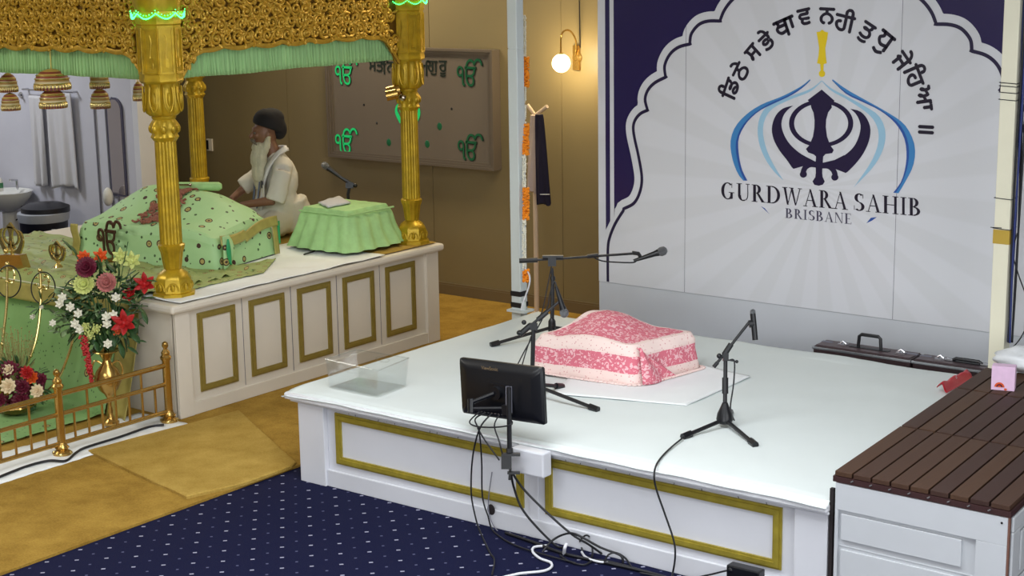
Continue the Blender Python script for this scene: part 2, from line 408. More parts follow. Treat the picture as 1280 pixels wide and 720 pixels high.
STROKES = {
 'ਥ': [[(0, .62), (.6, .62)], [(.5, .62), (.5, 0)], [(.13, .62), (.17, .47), (.07, .36), (.1, .22), (.25, .13), (.5, .19)], [(.17, .42), (.5, .42)]],
 'ਧ': [[(0, .62), (.6, .62)], [(.5, .62), (.5, 0)], [(.13, .62), (.17, .47), (.06, .36), (.1, .22), (.25, .13), (.5, .19)]],
 'ਾ': [[(.58, .62), (.88, .62)], [(.77, .62), (.77, .22)]],
 'ੁ': [[(.1, -.17), (.26, -.22), (.44, -.14)]]}
def strokes(body, size, wd=.042):
    vs, fs = [], []
    for ch in body:
        for pl_ in STROKES[ch]:
            P = spline([Vector((x, y, 0)) for x, y in pl_], 5) if len(pl_) > 2 else [Vector((*p, 0)) for p in pl_]
            o = len(vs)
            for i, p in enumerate(P):
                t = (P[min(i+1, len(P)-1)]-P[max(0, i-1)]).normalized(); n_ = Vector((-t.y, t.x, 0))*wd
                if i == 0: p = p-t*wd
                if i == len(P)-1: p = p+t*wd
                vs += [(p-n_)*size, (p+n_)*size]
            fs += [(o+2*i, o+2*i+2, o+2*i+3, o+2*i+1) for i in range(len(P)-1)]
    return vs, fs
def glyphs(body, size=1.0):
    if body[0] in STROKES and body[0] != 'ਾ' and body[0] != 'ੁ': return strokes(body, size)
    c = bpy.data.curves.new('t', 'FONT'); c.body = body; c.size = size; c.resolution_u = 6
    o = bpy.data.objects.new('t', c); C.objects.link(o)
    dg = bpy.context.evaluated_depsgraph_get(); dg.update()
    me = bpy.data.meshes.new_from_object(o.evaluated_get(dg))
    vs = [v.co.copy() for v in me.vertices]; fs = [tuple(p.vertices) for p in me.polygons]
    bpy.data.objects.remove(o); bpy.data.curves.remove(c); bpy.data.meshes.remove(me)
    return vs, fs
def put_glyph(mb, body, size, cx, cy, rot, o, u, v, w, mi=0, centred=True, bold=0, sx=1):
    vs, fs = glyphs(body, size)
    if not vs: return
    x0 = min(p.x for p in vs); x1 = max(p.x for p in vs); y0 = min(p.y for p in vs); y1 = max(p.y for p in vs)
    mx, my = ((x0+x1)/2, (y0+y1)/2) if centred else (x0, 0)
    o = Vector(o); u = Vector(u); v = Vector(v); w = Vector(w); c, s = math.cos(rot), math.sin(rot)
    offs = [(0, 0)] if not bold else [(bold*math.cos(a), bold*math.sin(a)) for a in (0, 1.57, 3.14, 4.71)]
    for k, (bx, by) in enumerate(offs):
        a = []
        for p in vs:
            x = (p.x-mx)*sx+bx; y = p.y-my+by; X = cx+x*c-y*s; Y = cy+x*s+y*c
            a.append(o+u*X+v*Y+w*(1+.06*k))
        mb.add(a, fs, mi)

# ------------------------------------------------------------------ room
X0, X1, Y0, Y1, ZC = -16.4, 3.0, -3.0, 10.9, 3.7
struct(MB().box(X0, X1, Y0, Y1+.15, -.1, 0).build('floor', 'navy_carpet', smooth=False))
struct(MB().box(X0-.1, X1+.1, Y0-.1, Y1+.15, ZC, ZC+.1).build('ceiling', 'ceiling', smooth=False))
wb = MB()
seams = [-16.4, -13.0, -10.97, -9.2, -7.79, -6.0, -3.0, 3.0]
for a, b in zip(seams, seams[1:]): wb.box(a+.003, b-.003, Y1, Y1+.15, 0, ZC)
wb.box(X0, X1, Y1+.006, Y1+.15, 0, ZC)
struct(wb.build('wall_back', 'wall_brown', smooth=False, recalc=False))
struct(MB().box(X0-.15, X0, Y0, Y1, 0, ZC).build('wall_left', 'wall_cream', smooth=False))
struct(MB().box(X1, X1+.15, Y0, Y1, 0, ZC).build('wall_right', 'wall_cream', smooth=False))
struct(MB().box(X0, X1, Y0-.15, Y0, 0, ZC).build('wall_front', 'wall_cream', smooth=False))
struct(MB().box(-11.9, -4.0, Y1-.025, Y1, 0, .1).box(-11.9, -4.0, Y1-.018, Y1, .1, .115).build('baseboard_back', 'skirting', smooth=False))
struct(MB().box(X0, -11.92, 9.9, 10.02, 0, ZC).build('wall_partition', 'wall_white', smooth=False))
struct(MB().box(-11.96, -11.88, 9.86, 10.06, 0, ZC).build('trim_1', 'white', smooth=False, bevel=.006))
def added_frame(nm, c, u, hw_, hh_, nb):  # unseen bar frames, made up to go round the added fill lights
    u = Vector(u); c = Vector(c); n_ = Vector((u.y, -u.x, 0)); b = MB()
    for s_ in (-1, 1): b.obox(c+u*hw_*s_, u*.05, n_*.03, VER0*hh_); b.obox(c+VER0*hh_*s_, u*hw_, n_*.03, VER0*.05)
    for k in range(1, nb): b.obox(c+u*(-hw_+2*hw_*k/nb), u*.025, n_*.025, VER0*hh_)
    struct(b.build(nm, 'white', smooth=False))
VER0 = Vector((0, 0, 1))
added_frame('added_window_1', (-2.0, -2.96, 1.75), (1, 0, 0), 3.3, 1.5, 5)  # invented frame behind the camera, dresses the front fill
added_frame('added_window_2', (2.95, 3.5, 1.8), (0, 1, 0), 2.6, 1.3, 4)  # invented frame on the unseen right wall, dresses the side fill
# banner wall
BY = 9.3; BX0, BX1 = -6.335, -2.94
bw = MB().box(BX0, BX1+.9, BY, BY+.09, 0, .70).box(BX0, BX1+.9, BY+.004, BY+.09, .70, ZC)
struct(bw.build('wall_banner', 'panel_grey', smooth=False))

# ------------------------------------------------------------------ carpets
o = MB().box(-11.85, -6.655, Y0, Y1-.03, .0005, .014).build('gold_carpet', 'gold_carpet', smooth=False)
tag(o, 'long gold shag carpet running between the altar and the white stage', 'carpet')
mt = [PZ(110, 563, .03), PZ(233, 621, .03), PZ(378, 586, .03), PZ(299, 513, .03)]
mb = MB()
ed = []
for a, b in zip(mt, mt[1:]+mt[:1]):
    for k in range(10):
        p = a.lerp(b, k/10); ed.append(Vector((p.x+.012*nz(p.x, p.y, 3, 5), p.y+.012*nz(p.x, p.y, 9, 5), .014)))
ed = [Vector((min(p.x, -6.64), p.y, p.z)) for p in ed]
cc = sum(ed, Vector())/len(ed)
mb.rings([[p.copy() for p in ed], [p+Vector((0, 0, .016)) for p in ed], [cc+(p-cc)*.985+Vector((0, 0, .022)) for p in ed]])
o = mb.build('carpet_mat', 'gold_mat', smooth=False); tag(o, 'lighter gold shag mat laid over the gold carpet beside the altar front corner', 'mat')
st = MB().grid(lambda u, v: Vector((-8.34+.5*u, 5.0+1.78*v, .0155+.012*abs(nz(u*4, v*14)))), 10, 40)
o = st.build('floor_sheet', 'sheet_white', solid=.003); tag(o, 'white sheet strip on the floor under the brass railing', 'sheet')

# ------------------------------------------------------------------ stage
ZT = .54
stg = thing('stage', (-4.8, 7.6, 0), 'low white stage with gold-framed front panels in front of the banner', 'stage')
b = MB().box(-6.42, -3.13, 6.44, 8.82, 0, .47)
b.box(-6.47, -6.27, 6.405, 6.44, 0, .47).box(-3.29, -3.12, 6.415, 6.44, 0, .47)
b.box(-6.27, -3.29, 6.42, 6.44, 0, .10)
b.box(-4.83, -4.77, 6.432, 6.44, .1, .47)
b.build('body', 'white', stg, smooth=False, bevel=.004)
b = MB().box(-6.53, -3.11, 6.40, 8.83, .47, .488).box(-6.55, -3.11, 6.375, 8.83, .488, .525)
b.build('top_edge', 'white_lip', stg, smooth=False, bevel=.008)
def gold_frame_y(x0, x1, z0, z1, y, w, parent, m='gold_trim'):
    b = MB()
    for i, (d, h) in enumerate(((0, .010), (w*.25, .018), (w*.75, .012))):
        a0, a1, c0, c1 = x0+d, x1-d, z0+d, z1-d; ww = w*.25 if i != 1 else w*.5
        b.box(a0, a1, y-h, y, c1-ww, c1).box(a0, a1, y-h, y, c0, c0+ww).box(a0, a0+ww, y-h, y, c0+ww, c1-ww).box(a1-ww, a1, y-h, y, c0+ww, c1-ww)
    return b.build('panel_frame', m, parent, smooth=False)
gold_frame_y(-6.204, -4.866, .145, .447, 6.44, .045, stg)
gold_frame_y(-4.726, -3.362, .142, .449, 6.44, .045, stg)
p = PY(614, 637, 6.418); MB().ell(p, (.026, .004, .03)).build('hole', 'dark_gap', stg)
b = MB(); random.seed(3)
for xx in [-6.1, -6.05, -5.87, -5.82, -5.75, -5.5, -5.45, -5.3, -4.95, -4.6, -4.5, -4.35, -4.2, -3.95, -3.8, -3.6, -3.45]:
    h = random.uniform(.012, .03); b.tube([(xx, 6.437, .468), (xx+random.uniform(-.01, .01), 6.437, .468-h)], .0015, 4)
b.build('staples', 'black', stg)
# white cloth over the stage
def stage_cloth(u, v):
    x = -6.566+3.456*u; y = 6.362+2.475*v
    z = ZT+.004*nz(x, y, 0, 1.3)+.003*nz(x, y, 5, 4)+.005*abs(nz(x*2.2+y, y*.4-x, 2, 2.2))
    if v < .012: z = ZT-.022+.006*nz(x, 0, 0, 4); y += .006+.008*nz(x, 3, 0, 3)
    elif v < .03: z -= .004
    if u < .008: z -= .012
    if y > 8.7: z += 0.01*nz(x, 0, 0, 2)
    cx = math.exp(-((u-.02)**2/.0009+(v-.02)**2/.0012)); z -= .012*cx
    return Vector((x, y, z))
o = MB().grid(stage_cloth, 220, 170).build('stage_cloth', 'cloth_white', ang=80, solid=.004, recalc=False)
tag(o, 'white cotton cloth spread over the top of the stage', 'cloth')
# bracket at the front of the stage
br = MB().box(-4.845, -4.64, 6.30, 6.375, .385, .515)
o = br.build('bracket_box', 'white', None, smooth=False, bevel=.008); tag(o, 'small white box fixed to the stage front next to the monitor clamp', 'box')
# thin white sheet under the pink bundle
ws = [PZ(938, 471, ZT+.01), PZ(858, 507, ZT+.01), PZ(690, 492, ZT+.01), PZ(760, 428, ZT+.01)]
def sh(u, v):
    p = ws[2].lerp(ws[1], u).lerp(ws[3].lerp(ws[0], u), v); return Vector((p.x, p.y, ZT+.0105+.004*abs(nz(p.x, p.y, 1, 3))))
o = MB().grid(sh, 30, 30).build('floor_cloth', 'sheet_white', ang=80, solid=.004, recalc=False)
tag(o, 'smaller white sheet lying flat under the pink covered bundle', 'sheet')

# ------------------------------------------------------------------ draped bundles
def footprint(cs, n=14, rc=.12):
    pts = []; k = len(cs)
    for i in range(k):
        p0, p1, p2 = cs[i-1], cs[i], cs[(i+1) % k]
        a = p1.lerp(p0, rc); b2 = p1.lerp(p2, rc); nx = p2.lerp(p1, rc)
        for j in range(5):
            t = j/4; pts.append(a*(1-t)**2+p1*2*t*(1-t)+b2*t*t)
        for j in range(1, n): pts.append(b2.lerp(nx, j/n))
    return pts
def drape(cs, z0, Hf, sides, flare=.05, pleat=0, pf=9, mats_of=None, nr=8, tops=14, rc=.12, mb=None, wr=.012, n=14):
    fp = footprint([Vector((c[0], c[1], 0)) for c in cs], n=n, rc=rc); c = sum(fp, Vector())/len(fp)
    mb = mb or MB(); rs = []; N = len(fp); k = 0; idx = []
    per = [0]
    for a, b2 in zip(fp, fp[1:]): per.append(per[-1]+(b2-a).length)
    for j in range(nr+1):
        t = j/nr; ring = []
        for i, p in enumerate(fp):
            d = (p-c).normalized(); h = Hf(p.x, p.y); e = flare*(1-t)**1.5-(.03*max(0, t-.8)/.2)
            w = pleat*(1-t*.75)*math.sin(per[i]*pf*2*PI)+wr*nz(p.x*3, p.y*3, t*1.2, 2)
            q = p+d*(e+w); ring.append(Vector((q.x, q.y, z0+(h-z0)*t*(.985))))
        rs.append(ring); idx.append(t)
    for j in range(1, tops+1):
        s = 1-j/tops*.98; ring = []
        for p in fp:
            d = (p-c).normalized(); q = c+(p-d*.03-c)*s; ring.append(Vector((q.x, q.y, Hf(q.x, q.y)+.5*wr*nz(q.x, q.y, 7, 9))))
        rs.append(ring); idx.append(1+j/tops)
    for k in range(len(rs)-1):
        mb.rings([rs[k], rs[k+1]], True, False, k == len(rs)-2, mats_of(idx[k]) if mats_of else 0)
    return mb, rs
# pink cloth
pc = [PZ(663, 466, ZT), PZ(792, 484, ZT), PZ(874, 463, ZT)]; pc.append(pc[0]+pc[2]-pc[1])
pc[3] = pc[3]+Vector((.05, .06, 0)) 
pcen = sum(pc, Vector())/4; ue = (pc[1]-pc[0]).normalized(); ve = (pc[3]-pc[0]).normalized()
LU = (pc[1]-pc[0]).length; LV = (pc[3]-pc[0]).length
def Hp(x, y):
    d = Vector((x, y, 0))-Vector((pc[0].x, pc[0].y, 0)); a = d.dot(ue)/LU; b2 = d.dot(ve)/LV
    z = ZT+.24
    z += .085*math.exp(-((a-.16)**2/.03+(b2-.8)**2/.10))+.08*math.exp(-((a-.50)**2/.06+(b2-.75)**2/.16))
    z -= .012*math.exp(-((a-.26)**2/.004)); z -= .01*max(0, .12-b2)/.12
    return z
def mo(t):
    return 1 if (t < .24 or .72 < t < 1.06) else 0
o, _ = drape([(p.x, p.y) for p in pc], ZT+.014, Hp, 4, flare=.022, mats_of=mo, nr=18, tops=20, wr=.014, rc=.1, n=30)
# scalloped hem row
pk = o.build('pink_cloth', ['pink', 'lace'], None, ang=60); tag(pk, 'pink floral cloth with lace borders covering instruments on the stage', 'cloth')
hem = MB(); fp = footprint([Vector((p.x, p.y, 0)) for p in pc], n=26, rc=.1); cc = sum(fp, Vector())/len(fp)
for i in range(0, len(fp)):
    p = fp[i]; d = (p-cc).normalized(); q = p+d*.047; hem.ell((q.x, q.y, ZT+.02), (.016, .016, .007), 8, 4)
hem.build('lace_hem', 'lace', pk)
# folded flap at the right front corner
fl = MB()
A = PZ(842, 470, ZT+.02); Bp = Vector((pc[1].x, pc[1].y, 0))
c1 = pc[1]; dirn = (pc[2]-pc[1]).normalized(); nrm = Vector((dirn.y, -dirn.x, 0))
def flap(u, v):
    base = c1+dirn*(.02+.30*u*(v))+nrm*(.055-.03*(1-v)+.02*math.sin(u*6)); return Vector((base.x, base.y, ZT+.235-(.215)*v-.01*u))
fl.grid(flap, 12, 14); fl.build('folded_corner', 'pink', pk, solid=.006, recalc=False)

# ------------------------------------------------------------------ clear box
ab = [PZ(411.5, 484, ZT+.012), PZ(471, 495.6, ZT+.012), PZ(507.7, 482.5, ZT+.012), PZ(448, 472, ZT+.012)]
at_ = [PZ(406.5, 449, ZT+.165), PZ(472.7, 463.5, ZT+.165), PZ(511.5, 447.5, ZT+.165), PZ(445, 437, ZT+.165)]
bx = thing('clear_tub', sum(ab, Vector())/4, 'clear plastic tub with handle holes at the left end of the stage', 'storage tub')
b = MB(); ci = sum(ab, Vector())/4; ct = sum(at_, Vector())/4
ib = [ci+(p-ci)*.975+Vector((0, 0, .005)) for p in ab]; it = [ct+(p-ct)*.975 for p in at_]
b.rings([ab, at_, it, ib], True, True, True)
b.build('tub_body', 'acrylic', bx, smooth=False)
b = MB(); b.tube(at_+[at_[0]], .004, 6); b.build('rim', 'acrylic', bx)
for k in (0, 2):
    m_ = at_[k].lerp(at_[(k+1) % 4], .5); dd = (at_[(k+1) % 4]-at_[k]).normalized(); oo = Vector((0, 0, -.035))
    pts = [m_+oo+dd*(.05*math.cos(a))+Vector((0, 0, .014*math.sin(a))) for a in [2*PI*j/20 for j in range(20)]]
    MB().tube(pts, .003, 6, closed=True).build('handle_ring', 'acrylic', bx)

# ------------------------------------------------------------------ microphones
def mic(mb_b, mb_g, a, b2, r=.017, head=.026):
    """body from a (tail) to b2 (head end)"""
    a = Vector(a); b2 = Vector(b2); d = (b2-a); L = d.length; d.normalize()
    mb_b.lathe([(r*.55, 0), (r*.6, L*.1), (r*.62, L*.1), (r, L*.62), (r*1.25, L*.72), (r*1.25, L*.74)], a, 14, axis=d)
    mb_g.lathe([(head*.75, L*.74), (head, L*.80), (head, L*.86), (head*.92, L*.93), (head*.5, L*.985), (head*.1, L)], a, 14, axis=d)
def stand_leg(parent, a, b2, r=.011):
    l = MB().tube([a, b2], r, 8).build('leg', 'black', parent)
    d = (Vector(b2)-Vector(a)).normalized(); MB().tube([Vector(b2)-d*.055, Vector(b2)+d*.005], r*1.7, 8).build('rubber_foot', 'black_plastic', l)
# right short stand
gb = PZ(905, 533, ZT+.01); dp = depth(gb)
s = thing('microphone_stand', gb, 'short black tripod microphone stand on the right of the stage, mic held upright', 'microphone stand')
hub = PD(906, 524, dp)
MB().lathe([(.035, -.02), (.045, 0), (.04, .03), (.022, .07), (.014, .09)], hub, 16).build('hub', 'black_plastic', s)
for tip in (PZ(854, 546, ZT+.012), PZ(944, 556, ZT+.012), gb+Vector((-.1, .24, .004))): stand_leg(s, hub+Vector((0, 0, .0)), tip)
MB().tube([PD(906, 522, dp), PD(907, 446, dp)], [.012, .011]).tube([PD(906.5, 492, dp), PD(906.5, 472, dp)], .017).build('pole', 'black', s)
MB().obox(PD(907, 446, dp), RT*.014, fw*.016, UP*.022).ell(PD(899, 445, dp), .014).ell(PD(921, 452, dp), .009).tube([PD(910, 450, dp), PD(921, 452, dp)], .004).build('clutch', 'black_plastic', s)
MB().tube([PD(893, 458, dp), PD(937, 402, dp)], .008).tube([PD(905, 444, dp), PD(914, 430, dp)], .016).tube([PD(892, 459, dp), PD(897, 453, dp)], .011).build('boom', 'black', s)
bm_, gm_ = MB(), MB()
bm_.tube([PD(941, 392, dp), PD(944, 425, dp)], .0155, 12).tube([PD(936, 405, dp), PD(942, 404, dp)], .02, 10); gm_.lathe([(.013, 0), (.015, .01), (.013, .022), (.004, .028)], PD(941, 393, dp), 12)
mo_ = bm_.build('microphone', 'black_plastic', s); gm_.build('microphone_head', 'mesh', mo_)
MB().tube([PD(912, 450, dp), PD(918, 452, dp), PD(917, 480, dp), PD(913, 510, dp), PD(918, 526, dp)], .004, 6, smooth=5).build('cable_loop', 'cable_black', s)
# tall stand behind the pink bundle
gb = PZ(690, 424, ZT+.01); dp = depth(gb)
s = thing('microphone_stand', gb, 'tallest black boom microphone stand, behind the pink bundle near the white post', 'microphone stand')
hub = PD(690, 409, dp)
MB().lathe([(.02, -.05), (.026, -.02), (.024, .04), (.013, .06)], hub, 14).build('hub', 'black_plastic', s)
for tip in (PZ(614, 431, ZT+.016), gb+Vector((.2, -.14, .006)), gb+Vector((.05, .27, .006))): stand_leg(s, hub, tip)
MB().tube([PD(690, 412, dp), PD(691, 345, dp)], .013).tube([PD(691, 348, dp), PD(690, 335, dp)], .009).tube([PD(691, 350, dp), PD(691, 346, dp)], .016).build('pole', 'black', s)
MB().obox(PD(690, 327, dp), RT*.026, fw*.018, UP*.03).tube([PD(678, 322, dp), PD(704, 322, dp)], .017).build('clutch', 'black_plastic', s)
MB().tube([PD(650, 326, dp), PD(704, 323, dp), PD(790, 317, dp)], .008).tube([PD(649, 326, dp), PD(672, 325, dp)], .016).tube([PD(734, 320.5, dp), PD(748, 319, dp)], .014).build('boom', 'black', s)
bm_, gm_ = MB(), MB(); mic(bm_, gm_, PD(792, 326, dp), PD(834, 312, dp), .018, .03)
bm_.tube([PD(790, 316, dp), PD(798, 317, dp), PD(801, 322, dp)], .013)
mo_ = bm_.build('microphone', 'black_plastic', s); gm_.build('microphone_head', 'mesh', mo_)
MB().tube([PD(740, 320, dp), PD(752, 326, dp), PD(775, 328, dp), PD(792, 328, dp), PD(796, 325, dp)], .005, 6, smooth=5).build('mic_cable', 'cable_black', s)
MB().tube([PD(690, 330, dp), PD(684, 360, dp), PD(678, 388, dp), PD(672, 400, dp)], .004, 6, smooth=5).build('hanging_cable', 'cable_black', s)
# short stand behind monitor
gb = PZ(664, 497, ZT+.01); dp = depth(gb)
s = thing('microphone_stand', gb, 'short black microphone stand behind the monitor, mic drooping over the pink cloth', 'microphone stand')
hub = PD(665, 480, dp)
MB().lathe([(.03, -.04), (.035, -.02), (.03, .03), (.014, .06)], hub, 14).build('hub', 'black_plastic', s)
for tip in (PZ(747, 512, ZT+.014), gb+Vector((-.27, .08, .006)), gb+Vector((.02, .27, .006))): stand_leg(s, hub, tip)
MB().tube([PD(665, 482, dp), PD(667, 408, dp)], .0125).build('pole', 'black', s)
MB().obox(PD(667, 408, dp), RT*.022, fw*.02, UP*.02).ell(PD(655, 403, dp), .014).ell(PD(650, 416, dp), (.02, .02, .016)).build('clutch', 'black_plastic', s)
MB().tube([PD(649, 419, dp), PD(700, 376, dp)], .008).tube([PD(650, 418, dp), PD(664, 406, dp)], .017).tube([PD(672, 400, dp), PD(684, 390, dp)], .015).build('boom', 'black', s)
bm_, gm_ = MB(), MB(); mic(bm_, gm_, PD(695, 358, dp), PD(707, 397, dp), .016, .025)
mo_ = bm_.build('microphone', 'black_plastic', s); gm_.build('microphone_head', 'mesh', mo_)
MB().tube([PD(696, 360, dp), PD(693, 352, dp), PD(688, 365, dp), PD(684, 385, dp), PD(672, 410, dp), PD(655, 440, dp), PD(640, 470, dp)], .004, 6, smooth=5).tube([PD(664, 420, dp), PD(655, 448, dp), PD(648, 475, dp)], .0035, 6, smooth=4).build('mic_cable', 'cable_black', s)

# ------------------------------------------------------------------ monitor on clamp arm
MY = 6.33
tl, tr, brc, bl = PY(575, 447, MY), PY(680, 460, MY), PY(680, 531, MY), PY(578, 516, MY)
mc = (tl+tr+brc+bl)/4; u = ((tr-tl)+(brc-bl)).normalized(); v = ((tl-bl)+(tr-brc)).normalized(); v = (v-u*v.dot(u)).normalized(); w = u.cross(v)
if w.y < 0: w = -w    # w points to the stage (screen side)
hw = ((tr-tl).length+(brc-bl).length)/4; hh = ((tl-bl).length+(tr-brc).length)/4
mon = thing('monitor', (-4.85, 6.27, .36), 'black monitor seen from behind on a clamp arm at the stage front', 'monitor')
def rr(hx, hy, r, n=5):
    return [(sx*(hx-r)+r*math.cos(a0+PI/2*j/n), sy*(hy-r)+r*math.sin(a0+PI/2*j/n)) for sx, sy, a0 in ((1, 1, 0), (-1, 1, PI/2), (-1, -1, PI), (1, -1, 1.5*PI)) for j in range(n+1)]
def ring_(hx, hy, r, d): return [mc+u*x+v*y+w*d for x, y in rr(hx, hy, r)]
b = MB().rings([ring_(hw, hh, .012, .018), ring_(hw, hh, .012, 0), ring_(hw*.97, hh*.95, .02, -.012), ring_(hw*.8, hh*.72, .03, -.03)])
bd = b.build('housing', 'black_plastic', mon, ang=30)
MB().obox(mc+w*.0185, u*(hw-.012), v*(hh-.014), w*.001).build('screen', 'lilac', mon, smooth=False)
g = MB(); put_glyph(g, 'ViewSonic', .026, 0, 0, 0, mc+v*(hh*.80)-w*.0262-u*.05, u, v, -w*.002, bold=.0004); g.build('logo', 'chrome', bd, smooth=False)
g = MB()
for k in range(7): g.obox(mc-v*hh*.78-u*(.12-.022*k)-w*.021, u*.007, v*.006, w*.004)
g.build('ports', 'chrome', bd, smooth=False)
pol0 = PY(637, 566, 6.24); pol1 = PY(636, 484, 6.24); dm = depth(pol0)
MB().tube([pol0, pol1], .0125, 14).build('pole', 'chrome' if 0 else 'black', mon)
MB().tube([PD(636.2, 516, dm), PD(636, 483, dm)], .017, 14).build('pole_sleeve', 'cable_grey', mon)
c0 = PD(634, 516, dm); c1_ = PY(589, 508, 6.22); c2_ = mc-w*.06
MB().tube([PD(634, 510, dm), c1_+UP*-.01], .009, 8).obox(PD(634, 512, dm), u*.02, v*.025, w*.02).build('lower_arm', 'black', mon)
MB().tube([c1_+UP*.04, c1_-UP*.03], .018, 12).tube([c1_+UP*.02, c2_], .012, 8).build('upper_arm', 'black_plastic', mon)
MB().lathe([(.035, 0), (.035, .03), (.02, .035)], mc-w*.062, 16, axis=w).obox(mc-w*.034, u*.05, v*.045, w*.006).build('mounting_plate', 'black_plastic', mon)
cl = MB().box(-4.90, -4.79, 6.20, 6.375, .528+.0, .54).box(-4.90, -4.79, 6.20, 6.215, .40, .54).box(-4.88, -4.80, 6.20, 6.32, .395, .405).tube([(-4.84, 6.26, .385), (-4.84, 6.26, .45)], .008)
cl = MB(); q0 = PY(637, 566, 6.24)
cl.obox(PD(639, 568, dm), RT*.046, fw*.04, UP*.006).obox(PD(633, 577, dm-.03), RT*.026, fw*.006, UP*.038).obox(PD(642, 591, dm), RT*.032, fw*.03, UP*.005).tube([PD(637, 600, dm), PD(638, 585, dm)], .007)
cl.tube([PD(637, 566, dm), PD(637, 560, dm)], .018)
cl.build('clamp', 'black', mon, smooth=False)
FY = 6.36
def cab(name, pts, r, m, label, k=6, cat='cable', seg=6):
    o = MB().tube(pts, r, seg, smooth=k).build(name, m, None, ang=80); return tag(o, label, cat)
cab('cable', [mc-v*hh*.8-u*.05-w*.03, PY(600, 535, 6.25), PY(591, 570, 6.28), PY(589, 615, 6.33), PY(594, 645, 6.34), PZ(600, 664, .01), PZ(612, 690, .01), PZ(618, 700, .01), PZ(615, 719, .01)], .0045, 'cable_black', 'thin black cable from the monitor down onto the navy carpet, leftmost of the hanging cables')
cab('cable', [mc-v*hh*.8-u*.09-w*.03, PY(594, 524, 6.24), PY(599, 540, 6.25), PY(602, 575, 6.3), PY(603, 620, 6.34), PY(610, 645, 6.34), PZ(618, 665, .01), PZ(650, 684, .012), PZ(720, 704, .012)], .0045, 'cable_black', 'black cable hanging from the monitor beside the leftmost one, ending along the stage foot')
cab('cable', [mc-v*hh*.8-u*.13-w*.03, PY(587, 527, 6.22), PY(596, 533, 6.2), PY(620, 534, 6.2), PY(640, 530, 6.2), mc-v*hh*.8+u*.05-w*.03], .004, 'cable_black', 'short black cable looping just below the monitor bottom edge')
cab('cable', [mc-v*hh*.8-u*.0-w*.03, PY(618, 532, 6.25), PY(624, 552, 6.2), PY(628, 568, 6.2)], .004, 'cable_black', 'short black cable running from the monitor ports to the clamp')
cab('cable', [PY(597, 535, 6.25), PY(606, 550, 6.25), PY(624, 575, 6.2)], .004, 'cable_black', 'black cable slanting from the cable bunch to the clamp body')
cab('cable', [PY(639, 592, 6.24), PY(642, 608, 6.28), PY(652, 635, 6.3), PY(672, 660, 6.33), PZ(695, 682, .012), PZ(705, 684, .012)], .006, 'cable_black', 'thick black cable from under the clamp to the tangle, left of its pair')
cab('cable', [PY(641, 592, 6.24), PY(655, 612, 6.28), PY(685, 642, 6.3), PY(715, 668, 6.32), PY(735, 680, 6.33), PZ(752, 692, .012)], .006, 'cable_black', 'thick black cable from under the clamp to the tangle, right of its pair')
cab('cable', [PZ(678, 690, .01), PZ(690, 676, .06), PZ(705, 668, .1), PY(720, 668, 6.3), PZ(750, 684, .08), PZ(775, 694, .05), PZ(779, 704, .01)], .006, 'cable_black', 'black cable arching over the carpet by the stage foot')
cab('cable', [PZ(728, 680, .01), PZ(725, 676, .05), PZ(733, 669, .1), PZ(739, 676, .05), PZ(740, 696, .01), PZ(730, 694, .01), PZ(727, 684, .012)], .005, 'cable_black', 'black cable coil standing up in the tangle')
cab('cable', [PZ(755, 704, .01), PZ(760, 694, .05), PZ(770, 691, .06), PZ(782, 698, .03), PZ(790, 710, .01)], .005, 'cable_black', 'small black cable loop at the right of the tangle')
cab('cable', [PZ(632, 666, .01), PZ(670, 679, .012), PZ(705, 692, .012), PZ(760, 704, .012), PZ(820, 718, .012), PZ(860, 732, .012)], .008, 'cable_black', 'thick black cable lying along the foot of the stage')
cab('cable', [PZ(700, 694, .01), PZ(712, 702, .01), PZ(730, 706, .01), PZ(745, 700, .01), PZ(770, 704, .01), PZ(800, 712, .01)], .005, 'cable_black', 'thin black cable wandering on the carpet beyond the tangle')
cab('cable', [PZ(628, 722, .01), PZ(650, 717, .01), PZ(678, 714, .01), PZ(689, 709, .01), PZ(688, 703, .01), PZ(675, 698, .012), PZ(666, 690, .012), PZ(668, 684, .012), PZ(685, 682, .012)], .007, 'cable_white', 'white cable curling over the navy carpet in front of the tangle')
cab('cable', [PZ(705, 692, .012), PY(706, 685, 6.28), PY(708, 680, 6.3)], .009, 'cable_white', 'short white cable end sticking up from the tangle')
cab('cable', [PZ(727, 690, .014), PZ(733, 697, .014), PZ(748, 702, .014), PZ(760, 703, .014)], .006, 'cable_white', 'short white cable showing inside the black tangle')
cab('cable', [PY(615, 590, 6.42), PY(611, 620, 6.415), PY(611, 640, 6.41), PY(616, 655, 6.40), PY(628, 672, 6.39)], .003, 'cable_grey', 'faint grey wire on the stage front near the round hole')
cab('cable', [PZ(854, 547, ZT+.012), PZ(838, 560, ZT+.012), PZ(824, 575, ZT+.012), PY(818, 590, 6.315), PY(820, 610, 6.31), PY(832, 645, 6.33), PY(842, 675, 6.34), PY(844, 695, 6.34), PZ(841, 716, .012), PZ(838, 728, .012)], .005, 'cable_black', 'black microphone cable falling over the stage front below the right stand')
cab('cable', [PZ(800, 716, .012), PZ(850, 724, .012), PZ(884, 719, .05), PZ(905, 714, .1), PY(915, 712, 6.24)], .005, 'cable_black', 'black lead running into the power adaptor')
pa = PY(932, 716, 6.22)
o = MB().obox(pa, (.085, 0, 0), (0, .03, 0), (0, 0, .03)).ell(PY(914, 712, 6.2), .016).build('power_adaptor', 'black_plastic', None, smooth=False, bevel=.006)
o.location.z = o.location.z; tag(o, 'black power adaptor at the foot of the stage front, right side', 'adaptor')

